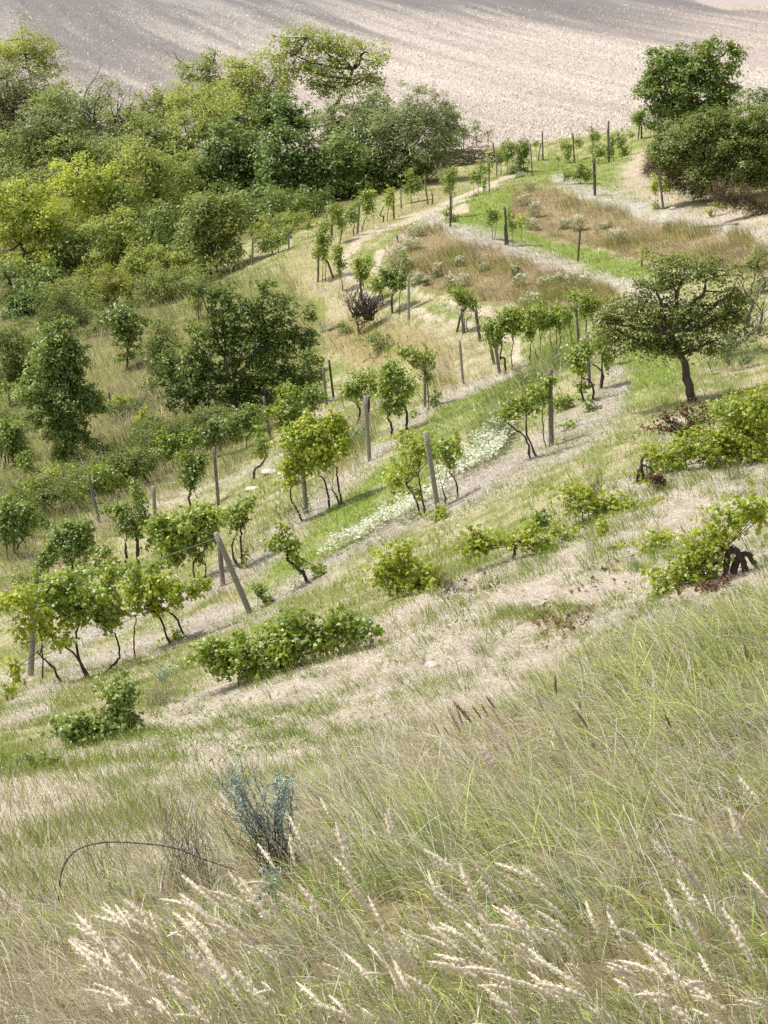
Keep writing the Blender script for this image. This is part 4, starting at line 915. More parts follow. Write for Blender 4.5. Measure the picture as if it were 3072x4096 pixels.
for lab, b, bl in (('deep green bramble mound in the dry grass above the vines', (820, 755), [(815,735,44,14),(850,745,24,12)]), ('grey-green weed patch left of the bramble mound', (750, 718), [(742,706,22,12)])):
    tree(lab, B_(*b), S(bl), 'mid', cat='bramble', name='bramble', group='brambles on the bank', stems=4, trunk_r=.015, leaf=.08, clump=.18, per=36)

for lab, b, m_, bl in (
  ('green crown behind the bright yellow locust at the left edge', (80, 480), 'olive', [(80,400,70,40),(20,390,50,44)]),
  ('pale crown between the bare-twigged tree and the olive tree', (180, 410), 'grey', [(150,300,55,35),(90,270,50,40),(215,330,50,34)]),
  ('low green crown under the half-bare dark-twigged tree', (280, 420), 'olive', [(265,330,48,36),(240,370,44,34)]),
  ('olive crown below the small flat-topped tree', (430, 400), 'lime', [(420,220,60,34),(470,225,50,32)]),
  ('mid green crown left of the large dark walnut', (400, 480), 'lime', [(385,360,44,40),(400,410,40,38)]),
  ('shadowy green tree between dark walnut and leafy olive tree', (480, 500), 'walnut', [(470,430,46,34),(530,450,50,30)]),
  ('dark green bushy tree above the fence posts in the hollow', (590, 490), 'mid', [(580,440,52,28),(630,445,44,26),(530,470,34,22)]),
  ('mid green tree between the tall locust and the round bright crown', (270, 560), 'mid', [(270,440,40,40),(300,470,40,34),(250,460,36,30)]),
  ('shaded green tree low between locust trunks', (310, 600), 'mid', [(330,480,44,36),(370,520,46,34),(350,450,30,30)]),
  ('green tree at the left edge under the yellow locust crown', (30, 660), 'mid', [(20,600,56,36),(80,610,40,30),(100,580,34,26)]),
  ('grey-green crown joining the dark glossy walnut and the willow-green tree', (800, 415), 'grey', [(800,330,50,44),(770,290,44,36),(830,310,44,36)]),
  ('olive green crown between the two grey-green crowns at the top left', (120, 400), 'olive', [(110,220,50,40),(130,280,55,40)]),
  ('deep green lower crown at the foot of the glossy walnut', (680, 465), 'walnut', [(660,430,52,26),(600,430,40,26)]),
  ('lime crown above the low bright shrub', (410, 610), 'lime', [(410,560,38,26),(450,590,34,22)]),
  ('dark green leafy shrub between the shiny shrub and golden shrub', (140, 690), 'olive', [(140,630,40,26),(175,650,34,22)])):
    tree(lab, B_(*b), S(bl), m_, y_off=1.0, trunk_r=.16, **FT)
tree('wide olive thicket left of the golden-tinged shrub', B_(170, 720), S([(185,690,40,20),(120,650,50,28),(200,665,30,20)]), 'buck', cat='shrub', name='shrub', trunk_r=.04, stems=5, leaf=.10, clump=.3, per=46)

for lab, b, m_, bl in (
  ('grey-green scrub at the left edge under the conical tree', (30, 1000), 'buck', [(20,960,46,26),(60,985,34,20)]),
  ('mid green scrub between conical tree and wood edge', (60, 760), 'buck', [(90,735,40,26),(130,755,26,20)]),
  ('olive scrub on the slope left of the big dark bush', (340, 850), 'olive', [(325,835,26,20)]),
  ('green scrub above the big dark bush beside the grass slope', (400, 640), 'buck', [(390,650,34,24),(425,625,24,20),(350,670,26,20)]),
  ('dark green scrub touching the right side of the walnut sapling', (330, 760), 'mid', [(330,745,26,30),(345,700,22,22)]),
  ('leafy scrub at the left edge below the grey-olive shrub', (20, 880), 'mid', [(20,850,34,26),(50,870,24,16)])):
    tree(lab, B_(*b), S(bl), m_, cat='shrub', name='shrub', group='scrub in the hollow', trunk_r=.04, stems=4, leaf=.10, clump=.28, per=50)

for lab, b, m_, bl in (
  ('green scrub under the leafy olive tree beside the grassy slope', (430, 690), 'olive', [(440,600,40,30),(410,650,30,22)]),
  ('low green scrub at the base of the conical tree on its right', (215, 990), 'buck', [(200,960,34,22),(235,970,24,16)]),
  ('green scrub between the big dark bush and the conical tree', (300, 960), 'mid', [(300,930,34,22),(335,905,26,20)]),
  ('scrubby green mound left of the conical tree', (60, 930), 'olive', [(50,900,30,26),(80,915,20,16)]),
  ('grey-green scrub at the left edge beyond the four-stemmed vine', (15, 960), 'buck', [(5,900,30,34),(20,930,26,20)]),
  ('olive scrub beyond the small walnut sapling', (240, 720), 'olive', [(215,690,30,22),(190,715,24,18)])):
    tree(lab, B_(*b), S(bl), m_, cat='shrub', name='shrub', group='scrub in the hollow', trunk_r=.04, stems=4, leaf=.10, clump=.28, per=50)
# ---------------------------------------------------------------- posts (photo pixels of foot and top)
def post(base, top, w, kind, label, grp='vineyard posts', ww=None):
    rng = np.random.RandomState(int(base[0] * 7 + base[1]))
    B = hit(*base); T = onplane(top[0], top[1], B[1]); root_n = 'vineyard_post'
    T = T + np.array([0, rng.uniform(-.05, .05), 0])
    ax = T - B; Lg = np.linalg.norm(ax); u = ax / Lg
    a = np.cross(u, [0.2, 1, 0.1]); a /= np.linalg.norm(a); b = np.cross(u, a)
    rot = rng.uniform(-.5, .5); ca, sa = math.cos(rot), math.sin(rot); a, b = a * ca + b * sa, b * ca - a * sa
    w = w * 0.5; ch = 0.78
    prof = [(1, ch), (ch, 1), (-ch, 1), (-1, ch), (-1, -ch), (-ch, -1), (ch, -1), (1, -ch)]
    m = 9; V = []; 
    for k in range(m):
        t = -0.3 + (Lg + 0.3) * k / (m - 1); sc = w * (1.05 - 0.1 * k / m)
        if k == m - 1: pass
        for (p, q) in prof:
            j = 1 + 0.07 * rng.randn() * (kind != 1)
            V.append(B + u * t + a * p * sc * j + b * q * sc * j)
    V.append(B + u * (Lg + w * 0.35))
    for (p, q) in prof: V.append(B + u * (Lg + w * 0.2) + (a * p + b * q) * w * 0.62)
    V = np.array(V); Q = []
    for k in range(m - 1):
        for j in range(8): Q.append((k * 8 + j, k * 8 + (j + 1) % 8, (k + 1) * 8 + (j + 1) % 8, (k + 1) * 8 + j))
    top0 = (m - 1) * 8; cen = m * 8; rg = cen + 1
    for j in range(8): Q.append((top0 + j, top0 + (j + 1) % 8, rg + (j + 1) % 8, rg + j))
    Tr = [(rg + j, rg + (j + 1) % 8, cen) for j in range(8)]
    o = new_obj(root_n, mk_mesh(root_n, V - B, [np.array(Q), np.array(Tr)]), POSTM[kind], None, B)
    tag(o, label, 'post', grp)
    # wire loops wound round the post, where the photo shows them
    for f in ([0.45, 0.9] if Lg > 1.2 else []):
        g = Geo(); th = np.linspace(0, 2 * math.pi, 9); c = u * (Lg * f)
        g.tube(np.array([c + (a * math.cos(t) + b * math.sin(t)) * w * 1.28 + u * 0.01 * t for t in th]), 0.004, 4)
        new_obj('wire_loop', g.mesh('wire_loop'), WIREM, o)
    return o
PW = 0.085
# (base x, base y, top x, top y, width, kind, label)
POSTS = [
 (122,2702,139,2363,.115,1,'thick concrete post with rounded top in the front row at the left edge'),
 (1000,2453,863,2133,.10,1,'long slanting strut post leaning against the upright post in the front row'),
 (892,2343,877,2165,.09,0,'grey upright post that the long slanting strut leans on'),
 (882,2105,855,1791,.085,0,'tall slim post rising out of the leafy vines behind the slanting strut'),
 (622,2113,614,1944,.095,1,'pale post standing in dry grass left of the tall slim post'),
 (399,2090,352,1900,.08,0,'leaning wooden post half covered by vine leaves before the dark thicket'),
 (255,1960,251,1886,.08,0,'post top showing above vine leaves at the thicket edge on the left'),
 (468,2016,465,1970,.05,0,'short thin stake in dry grass beside the thicket'),
 (341,2264,345,2090,.085,0,'post behind the dense dark green vine on the left'),
 (57,2218,52,2050,.085,0,'post hidden behind dense vine leaves near the left edge of the row'),
 (4,1866,2,1700,.09,0,'grey post cut by the left edge beside the far vine row'),
 (1081,1750,1054,1588,.08,0,'leaning grey post between the dark bush and the leafy vines'),
 (1227,2053,1207,1840,.09,0,'post inside the big pale yellow-green double vine'),
 (1307,1629,1293,1471,.08,0,'left one of the pair of bare posts right of the dark bush'),
 (1335,1598,1316,1441,.08,2,'right one of the pair of bare posts right of the dark bush'),
 (1478,1842,1461,1585,.095,1,'pale post in tall grass between two leafy vines in the middle row'),
 (1535,1620,1529,1477,.085,0,'post top showing between two vine crowns in the middle row'),
 (1700,1628,1699,1412,.09,0,'post overgrown by a climbing shoot beside the pale soil strip'),
 (1753,2047,1703,1731,.10,1,'stout leaning post with wire bands beside the yellow vine shoots'),
 (2206,1782,2201,1478,.095,0,'tall straight post with dark top standing alone beside the slim vines'),
 (2359,1546,2348,1328,.09,0,'post with the bent vine trunk curling at its foot'),
 (2315,1376,2303,1208,.085,0,'post at the right-hand end of the long leafy row'),
 (1853,1541,1838,1360,.08,1,'bare pale post on the weedy slope below the leafy row'),
 (1977,1460,1945,1294,.09,0,'leaning post just left of the long leafy row'),
 (2001,1506,1975,1340,.095,0,'post carrying the left end of the long leafy row'),
 (1921,1364,1902,1238,.105,2,'thick dark leaning post right of the small vine by the lower track'),
 (1853,1333,1846,1236,.085,0,'middle post of the group of three by the lower track'),
 (1828,1328,1843,1258,.075,2,'short dark strut leaning at the group of three by the lower track'),
 (1635,1280,1634,1104,.08,1,'straight pale post right of the two-trunked vine on the track bend'),
 (1447,1202,1440,1120,.085,2,'dark post inside the V-shaped vine on the track bend'),
 (1272,1128,1275,959,.085,0,'outermost post under the narrow vines on the outside of the track bend'),
 (1333,1113,1308,1040,.07,2,'slanting strut below the narrow vines outside the track bend'),
 (1326,954,1328,870,.10,2,'squat dark post behind the arching vine beside the upper track'),
 (1307,905,1307,836,.07,0,'post top in the weeds left of the arching vine'),
 (1429,937,1438,812,.095,0,'broad post wrapped in vine leaves beside the upper track'),
 (1576,877,1571,745,.075,2,'dark slim post right of the bare twisted vine stump'),
 (1605,834,1603,754,.065,0,'smaller pale post behind the dark slim one at the wood edge'),
 (1712,819,1697,704,.085,0,'wide grey post leaning left before the dark wood'),
 (1768,740,1762,653,.065,0,'post holding the loose wires at the wood corner'),
 (1450,790,1451,745,.07,2,'half-hidden post in the shade of the wood'),
 (1801,908,1803,769,.08,2,'dark post below the hanging vine at the green terrace corner'),
 (1593,969,1586,940,.07,2,'short broken tilted stake in front of the white umbels'),
 (1957,771,1956,643,.065,0,'post at the edge of the green terrace by the narrow vines'),
 (1987,706,1986,614,.06,0,'thin post behind the one at the green terrace edge'),
 (1980,648,1972,570,.07,2,'leftmost end post against the stubble field'),
 (1969,636,1980,598,.05,2,'short strut tied to the leftmost end post by the field'),
 (2075,700,2068,573,.06,0,'post inside the large round vine by the field'),
 (2129,703,2121,573,.07,0,'straight post directly right of the large round vine by the field'),
 (2172,640,2169,526,.07,2,'dark end post against the field with a prop leaning on it'),
 (2152,643,2164,573,.055,2,'prop leaning on the dark end post by the field'),
 (2298,650,2291,533,.075,2,'dark end post between two thin vines against the field'),
 (2436,650,2434,484,.075,2,'tallest end post standing in the thin vines against the field'),
 (2433,636,2429,515,.06,0,'lower post touching the tallest end post'),
 (2380,783,2376,636,.125,2,'very thick dark post on the pale soil edge of the upper terrace'),
 (2552,557,2562,474,.07,0,'leaning stake beside the tree-like vine near the lone walnut'),
 (2633,584,2627,454,.07,0,'slim post in front of the lone walnut tree'),
 (2653,837,2635,680,.095,0,'leaning post with a small yellow-green vine on the brown path'),
 (2031,978,2018,828,.075,2,'leaning dark post on the green terrace beside small vines'),
 (2022,980,2019,898,.075,2,'short post touching the leaning dark post on the green terrace'),
 (2311,1048,2322,904,.075,2,'lone post at the lower edge of the green terrace'),
 (2566,1068,2570,985,.07,0,'small post at the right end of the green terrace above the hawthorn'),
 (443,1645,436,1568,.065,2,'bare dark post in pale grass left of the big dark bush'),
 (575,1665,574,1616,.06,0,'post top beside the scrub at the foot of the big dark bush'),
 (715,1820,705,1736,.07,0,'post top rising from vine leaves in front of the thicket'),
 (340,1310,340,1218,.075,2,'lone post in the hollow beyond the conical tree'),
 (1008,1060,1012,946,.08,0,'broad grey post left of the vine clump below the wood'),
 (865,1098,865,1013,.065,0,'thin post above the big dark bush with a stub beside it'),
 (1155,1000,1154,917,.07,0,'post behind the vine clump below the wood'),
]
for (bx, by, tx, ty, w, kd, lab) in POSTS: post((bx, by), (tx, ty), w, kd, lab)
def wire(a, b, label, sag=0.05, ha=1.0):
    """wire between two picture points lying on the planes of two post feet: ((foot), (point)), ((foot), (point))"""
    A = onplane(a[1][0], a[1][1], hit(*a[0])[1]); Bp = onplane(b[1][0], b[1][1], hit(*b[0])[1])
    t = np.linspace(0, 1, 12)[:, None]; P = A * (1 - t) + Bp * t; P[:, 2] -= sag * 4 * (t * (1 - t))[:, 0]
    g = Geo(); g.tube(P - A, 0.006, 5)
    o = new_obj('trellis_wire', g.mesh('trellis_wire'), WIREM, None, A); tag(o, label, 'wire', 'trellis wires strung between the posts')
F52, F40, F39, F43, F44, F41, F42, F32, F29 = (122,2702), (892,2343), (1000,2453), (1753,2047), (2206,1782), (1227,2053), (1478,1842), (1700,1628), (1853,1541)
wire((F52,(140,2390)), (F40,(868,2150)), 'upper wire from the concrete post to the slanting strut')
wire((F52,(133,2500)), (F40,(880,2245)), 'lower wire from the concrete post to the slanting strut')
wire(((-200,2800),(-60,2470)), (F52,(140,2395)), 'wire running out of view from the concrete post at the left edge')
wire((F40,(872,2170)), (F43,(1708,1765)), 'long wire from the slanting strut to the stout leaning post', .25)
wire((F43,(1708,1765)), (F44,(2202,1510)), 'wire from the stout leaning post to the tall straight post', .12)
wire((F44,(2202,1510)), ((2359,1546),(2349,1350)), 'wire from the tall straight post to the post with the curled trunk', .08)
wire((F41,(1222,1990)), (F42,(1466,1660)), 'wire from the double vine to the pale middle post', .06)
wire((F42,(1466,1660)), (F32,(1699,1460)), 'wire from the pale middle post to the overgrown post', .06)
wire((F32,(1699,1440)), (F29,(1840,1380)), 'wire from the overgrown post to the bare pale post', .05)
wire(((1635,1280),(1634,1140)), ((1853,1333),(1848,1250)), 'thin wire from the straight pale post down to the group of three', .25)
wire(((1768,740),(1762,662)), ((1712,819),(1698,712)), 'wire from the wood corner post to the wide grey post', .12)
wire(((1712,819),(1698,712)), ((1576,877),(1571,760)), 'wire from the wide grey post to the dark slim post', .12)
wire(((1576,877),(1571,760)), ((1429,937),(1437,830)), 'wire from the dark slim post to the leaf-wrapped post', .12)
# ---------------------------------------------------------------- vines (photo pixels)
V1 = 'vines in the front left rows'; V2 = 'vines in the middle rows'; V3 = 'vines beside the track'; V4 = 'thin vines near the field'
# front row, left
vine('sprawling yellow-green vine with two long bent trunks at the concrete post', [[(365,2712),(300,2620),(214,2559)],[(261,2737),(205,2660),(160,2624)]], [(84,2392,55,28),(20,2418,34,24),(97,2530,26,62),(185,2510,40,46),(67,2680,24,42),(150,2440,40,30),(250,2560,46,14)], 'vine_yellow', group=V1, leaf=.125)
vine('tiny leafy shoot at the left edge below the concrete post', [[(30,2800),(28,2780)]], [(22,2768,26,20)], 'vine_yellow', group=V1, rad=.012)
vine('broad tangled vine between the concrete post and the dense dark vine', [[(399,2699),(450,2660),(479,2624),(470,2570),(458,2535)],[(336,2594),(305,2560),(318,2480)]], [(252,2350,72,52),(210,2420,50,36),(378,2384,78,66),(462,2455,28,70),(286,2468,50,70),(440,2300,30,44),(330,2440,46,40),(400,2470,40,50)], 'vine', group=V1, leaf=.125)
vine('yellow-topped vine with slanting trunk left of the slanting strut', [[(748,2556),(700,2470),(650,2440)],[(680,2540),(640,2470),(580,2430)]], [(588,2376,70,66),(640,2330,50,40),(697,2376,54,50),(525,2400,24,46),(775,2355,30,42),(545,2350,36,36),(620,2430,40,30),(812,2345,26,40)], 'vine_yellow', group=V1, leaf=.125)
vine('small leaf tuft sprouting at the foot of the yellow-topped vine', [[(700,2560),(700,2548)]], [(702,2548,18,14)], 'vine_yellow', group=V1, rad=.01)
vine('tiny round dark green vine sprig right of the strut foot', [[(1066,2420),(1064,2405)],[(1030,2425),(1034,2370)]], [(1066,2400,16,12),(1034,2364,7,8)], 'vine_dark', group=V1, rad=.01)
# second row left
vine('long curtain of vine leaves around the slanting strut top', [[(780,2330),(775,2260),(790,2230),(830,2190)],[(820,2360),(822,2260)]], [(658,2152,60,62),(700,2110,60,44),(807,2070,74,56),(760,2110,50,60),(690,2224,44,36),(773,2210,28,56),(820,2150,44,60),(640,2100,30,30),(860,2090,26,40),(720,2180,50,50)], 'vine', group=V1, leaf=.12)
vine('arching vine with drooping tip and thin upright trunk', [[(973,2272),(935,2234),(930,2180),(940,2150)],[(966,2200),(965,2130),(973,2099),(990,2075)]], [(909,2055,32,17),(965,2035,26,32),(947,2099,32,18),(975,2075,18,24),(971,2224,15,26),(1000,2015,18,10)], 'vine', group=V1)
vine('small gnarled vine with bent black trunk on the green strip', [[(1232,2330),(1215,2290),(1190,2270),(1152,2239),(1155,2200)]], [(1159,2171,36,32),(1128,2123,13,22),(1190,2253,11,26),(1275,2277,11,14),(1111,2157,13,10),(1170,2205,20,16),(1092,2180,12,16)], 'vine', group=V1, rad=.045)
vine('dense dark green vine mound in the second row', [[(284,2310),(290,2250)]], [(280,2184,82,66),(240,2150,50,40),(347,2112,20,42),(330,2170,40,50),(200,2230,34,40),(300,2120,50,30),(170,2260,24,30)], 'vine_dark', group=V1, dens=1.2, rad=.05)
vine('tall slender vine column above a dark V-shaped vine', [[(499,2286),(505,2230),(502,2170)],[(552,2237),(550,2170),(545,2131)]], [(487,2049,45,34),(554,2045,28,95),(510,2110,34,34),(540,1970,16,40),(450,2040,26,18),(570,2090,20,36)], 'vine_dark', group=V1, rad=.05, dens=1.1)
vine('heart-shaped vine on a curved trunk left of the tall slim post', [[(771,2039),(756,1993),(762,1960)]], [(764,1896,42,64),(745,1850,26,30),(807,1838,26,32),(755,1945,22,30),(785,1870,32,36)], 'vine_dark', group=V1, rad=.04, dens=1.1)
vine('vine with drooping leaves at the left edge beside dry grass', [[(29,2237),(25,2170)]], [(20,2110,42,86),(5,2050,30,40)], 'vine_dark', group=V1, dens=1.2)
vine('bushy vine crown on thin bent trunk near the left edge', [[(74,2228),(70,2190),(89,2163)]], [(95,2080,42,62),(70,2040,36,36),(120,2030,24,30),(80,2130,30,34)], 'vine_dark', group=V1, dens=1.1)
vine('low weedy vine in the grass left of the dense dark vine', [[(80,2330),(82,2315)]], [(82,2310,38,16),(150,2315,18,18)], 'vine', group=V1, rad=.012, dens=.6)
# row along the thicket
vine('dark vine hanging in four stems at the left edge', [[(19,1876),(22,1800)],[(36,1880),(32,1800)],[(55,1890),(50,1810)],[(74,1915),(66,1830)]], [(25,1741,56,50),(60,1720,34,34),(90,1790,24,46),(45,1775,40,30),(10,1700,20,36)], 'vine_dark', group=V1, rad=.035)
vine('round pale green vine column right of the four-stemmed vine', [[(108,1930),(108,1900)]], [(110,1870,30,48),(95,1835,20,24),(125,1900,20,28)], 'vine', group=V1)
vine('yellow-green vine sprawling over the thicket at the left edge', [[(100,2050),(90,2000)]], [(130,1958,42,26),(63,1997,52,24),(20,2010,30,20),(150,1925,18,20),(100,1975,40,22)], 'vine_yellow', group=V1, dens=.7)
vine('vine over the thicket beside the hidden post top', [[(215,1960),(210,1900)]], [(212,1890,36,30),(200,1930,34,26),(250,1930,26,24)], 'vine_yellow', group=V1, dens=.7)
vine('green vine tuft over the thicket right of the hidden post top', [[(315,1960),(313,1920)]], [(313,1895,34,34),(330,1930,30,26),(290,1915,24,22)], 'vine', group=V1, dens=.8)
vine('vine wrapped round the leaning wooden post', [[(400,2010),(390,1970)]], [(386,1934,46,46),(350,1950,36,30),(405,1900,20,28),(430,1955,26,30),(300,1960,34,12)], 'vine', group=V1, dens=.9)
vine('dark vine heap half inside the thicket', [[(600,1930),(560,1880)]], [(555,1838,46,36),(501,1838,30,28),(545,1886,50,34),(490,1900,30,30),(600,1850,34,30),(450,1945,30,20)], 'vine_dark', group=V1, dens=.9)
vine('yellow-edged vine in front of the thicket', [[(700,1880),(690,1830)]], [(675,1784,42,50),(720,1770,34,30),(760,1766,38,30),(700,1820,42,26),(640,1810,26,30),(780,1745,18,26)], 'vine', group=V1, dens=.9)
vine('vine row piece with leaning shoots left of the leaning grey post', [[(860,1830),(865,1780)],[(895,1850),(880,1790)]], [(845,1733,46,32),(912,1699,60,42),(870,1700,30,34),(830,1770,30,20),(940,1740,26,30)], 'vine_dark', group=V1, dens=.9)
vine('dark vine mass under the foot of the big dark bush', [[(985,1790),(990,1730)]], [(989,1684,52,42),(950,1670,34,30),(1020,1700,26,30),(1010,1640,18,24)], 'vine_dark', group=V1)
vine('narrow hanging vine with curved lone trunk below it', [[(1017,1916),(1019,1882),(1053,1848),(1067,1814)]], [(1043,1808,24,24),(1037,1737,14,44),(1050,1775,18,24)], 'vine', group=V1, rad=.038)
vine('tall leafy vine directly right of the leaning grey post', [[(1187,1760),(1190,1700)]], [(1158,1583,46,42),(1187,1655,48,48),(1150,1640,40,34),(1115,1645,36,20),(1125,1690,26,36),(1170,1700,36,30),(1065,1640,16,12)], 'vine', group=V2, dens=1.1)
vine('vine with small crown behind the tall leafy one', [[(1260,1690),(1258,1640)]], [(1254,1588,44,42),(1225,1620,30,30),(1290,1590,20,20)], 'vine_dark', group=V2)
vine('short overhanging vine sprig left of the pair of bare posts', [[(1235,1500),(1240,1460)]], [(1235,1430,34,30),(1270,1445,20,34),(1215,1470,22,24)], 'vine_dark', group=V2)
vine('very large pale yellow-green double vine curtain', [[(1212,2084),(1190,2040),(1165,2000),(1162,1945)],[(1321,1993),(1300,1930),(1275,1901)],[(1371,1949),(1350,1910),(1347,1872)],[(1365,1955),(1330,1960)]], [(1180,1765,50,58),(1230,1720,56,44),(1279,1740,74,60),(1341,1690,44,56),(1163,1858,34,60),(1220,1850,44,44),(1290,1830,50,44),(1341,1786,50,52),(1160,1920,26,40),(1255,1790,60,50),(1370,1740,22,50)], 'vine_yellow', group=V2, dens=1.15, leaf=.115)
# middle rows
vine('vine with arching crown on crooked trunk left of the pale middle post', [[(1428,1695),(1440,1640),(1426,1618)],[(1474,1637),(1478,1589),(1509,1577)]], [(1421,1565,44,42),(1390,1560,30,22),(1469,1507,36,28),(1495,1545,15,30),(1440,1530,36,26)], 'vine', group=V2, rad=.038)
vine('big leafy vine with two trunks right of the pale middle post', [[(1568,1748),(1565,1700),(1550,1671)],[(1628,1705),(1627,1650),(1609,1613)]], [(1575,1512,44,60),(1618,1570,32,48),(1546,1599,36,58),(1560,1470,30,30),(1590,1630,26,30),(1540,1540,26,34),(1640,1540,18,30)], 'vine', group=V2, rad=.04, dens=1.1)
vine('vine with horizontal shoot reaching left at the overgrown post', [[(1715,1640),(1712,1560),(1705,1500)]], [(1637,1406,40,18),(1666,1440,30,30),(1719,1430,20,42),(1715,1512,13,36),(1734,1605,26,26),(1610,1412,14,8),(1690,1450,20,24)], 'vine', group=V2, rad=.02)
vine('tiny leafy sprig on the soil strip left of the green strip', [[(1662,1668),(1662,1640)]], [(1662,1655,14,12)], 'vine', group=V2, rad=.01)
vine('yellow vine shoots climbing the stout leaning post', [[(1703,2057),(1688,1990),(1674,1905)],[(1695,2076),(1657,1989),(1623,1941)]], [(1613,1748,22,20),(1645,1785,26,34),(1657,1859,24,34),(1695,1772,13,56),(1589,1893,34,42),(1724,1811,12,32),(1686,1970,18,22),(1570,1935,20,28),(1670,1810,28,30)], 'vine_yellow', group=V2, rad=.025, dens=.8)
vine('low vine tuft at the foot of the stout leaning post', [[(1745,2085),(1745,2060)]], [(1748,2070,24,24),(1760,2050,12,16)], 'vine_yellow', group=V2, rad=.01)
vine('thin vine with small crown just right of the stout leaning post', [[(1830,1994),(1825,1931),(1801,1893),(1797,1855)],[(1790,2015),(1768,1950)]], [(1787,1796,24,38),(1795,1840,16,24),(1770,1780,12,16)], 'vine', group=V2, rad=.02)
vine('single hanging vine shoot above the white umbel strip', [[(1838,1890),(1834,1800)]], [(1830,1770,10,34),(1832,1810,12,20)], 'vine_yellow', group=V2, rad=.01)
vine('pale open vine with two slanting black trunks left of the tall straight post', [[(2122,1833),(2105,1753),(2059,1715),(2016,1681)],[(2151,1826),(2107,1724),(2107,1647)]], [(2112,1599,46,38),(2069,1657,40,32),(2136,1570,32,20),(2090,1620,40,34),(2030,1660,26,24),(2140,1620,24,26)], 'vine', group=V2, rad=.024, dens=.55)
vine('slim vine on a thread-thin upright trunk touching the tall straight post', [[(2184,1792),(2171,1710),(2171,1613)]], [(2180,1551,22,46),(2170,1590,18,28),(2192,1530,12,24)], 'vine', group=V2, rad=.016, dens=.8)
vine('vine with trunk curling round the post foot near the hawthorn', [[(2370,1599),(2375,1560),(2358,1527),(2327,1507)],[(2345,1610),(2325,1570),(2325,1540)]], [(2324,1430,42,40),(2320,1475,22,26),(2350,1400,26,24),(2300,1420,24,22),(2330,1550,36,6)], 'vine', group=V2, rad=.032)
vine('vine on the far side of the curled trunk next to the hawthorn crown', [[(2401,1556),(2411,1493),(2365,1454)],[(2406,1527),(2409,1411)]], [(2387,1363,28,32),(2405,1395,20,24),(2430,1440,16,20)], 'vine', group=V2, rad=.028)
vine('small round bush vine on bare soil below the curled trunk', [[(2356,1645),(2356,1628)]], [(2356,1626,20,20)], 'vine_dark', group=V2, rad=.01)
vine('tiny round vine sprig right of the tall straight post', [[(2290,1712),(2290,1705)]], [(2290,1700,22,12)], 'vine', group=V2, rad=.01)
vine('low leafy clump in the grass behind the tall straight post', [[(2250,1640),(2250,1620)]], [(2240,1615,36,16),(2280,1600,24,18)], 'vine', group=V2, rad=.01)
# the long leafy row
vine('left end vine of the long leafy row with thick bent trunk', [[(2023,1494),(2018,1434),(2001,1434),(2008,1380)]], [(1970,1309,32,42),(2013,1289,44,40),(1980,1360,26,34),(2000,1330,30,34),(1965,1340,16,34)], 'vine', group='the long leafy vine row', dens=1.05, rad=.035)
vine('second vine of the long leafy row on a wavy lone trunk', [[(2054,1482),(2045,1434),(2052,1371)]], [(2057,1265,42,36),(2057,1320,24,34),(2035,1290,30,34),(2075,1290,26,30)], 'vine', group='the long leafy vine row', dens=1.05, rad=.02)
vine('third vine of the long leafy row on two crossing trunks', [[(2122,1456),(2119,1424),(2129,1366)],[(2139,1453),(2148,1434),(2132,1376)]], [(2115,1275,40,38),(2119,1333,28,26),(2150,1255,28,34)], 'vine', group='the long leafy vine row', dens=1.05, rad=.018)
vine('fourth vine of the long leafy row above the pale path', [[(2165,1430),(2160,1360)]], [(2170,1248,30,38),(2190,1290,26,30),(2160,1300,24,26),(2163,1222,10,14)], 'vine', group='the long leafy vine row', dens=1.05, rad=.014)
vine('fifth vine of the long leafy row on three fine trunks', [[(2216,1410),(2204,1371),(2201,1333)],[(2226,1400),(2226,1323)],[(2230,1400),(2242,1366),(2238,1318)]], [(2221,1251,44,28),(2235,1290,18,38),(2205,1280,24,30)], 'vine', group='the long leafy vine row', dens=1.05, rad=.015)
vine('right end vine of the long leafy row reaching its end post', [[(2290,1390),(2280,1310)]], [(2274,1252,34,30),(2262,1280,22,24)], 'vine', group='the long leafy vine row', dens=1, rad=.015)
vine('dense vine behind the right end post of the long leafy row', [[(2345,1360),(2345,1290)]], [(2341,1202,52,34),(2351,1250,46,32),(2290,1190,26,14),(2380,1220,26,26)], 'vine', group='the long leafy vine row', rad=.03)
vine('vine with long left shoot on two thin trunks in the group of three posts', [[(1869,1323),(1865,1290),(1872,1275),(1886,1265)],[(1860,1310),(1855,1250)]], [(1845,1169,38,16),(1864,1202,30,28),(1888,1217,24,34),(1798,1157,16,8),(1840,1195,20,20)], 'vine', group=V3, rad=.02)
# track bend
vine('two-trunked vine with broad crown left of the straight pale post', [[(1569,1253),(1567,1200),(1571,1180),(1586,1164)]], [(1557,1096,42,34),(1576,1145,30,22),(1540,1120,26,28),(1590,1110,26,36)], 'vine_dark', group=V3, rad=.042)
vine('tall narrow vine column against the straight pale post', [[(1600,1260),(1598,1180)]], [(1615,1096,18,54),(1619,1040,10,22),(1610,1140,18,22)], 'vine_dark', group=V3, rad=.02, dens=1.1)
vine('smaller open vine left of the broad two-trunked one', [[(1533,1222),(1528,1178),(1508,1162)]], [(1513,1130,26,30),(1500,1155,22,12),(1525,1150,16,20)], 'vine', group=V3, rad=.022, dens=.8)
vine('V-shaped vine with two leafy arms on the track bend', [[(1460,1212),(1441,1193),(1455,1150),(1443,1120)]], [(1431,1050,14,38),(1460,1085,19,42),(1475,1040,16,9),(1440,1100,20,26)], 'vine', group=V3, rad=.03, dens=1.1)
vine('egg-shaped vine on one thin stem outside the track bend', [[(1369,1164),(1369,1135),(1357,1094)]], [(1354,1030,24,40),(1356,1068,20,24),(1352,1000,16,18)], 'vine', group=V3, rad=.022, dens=1.1)
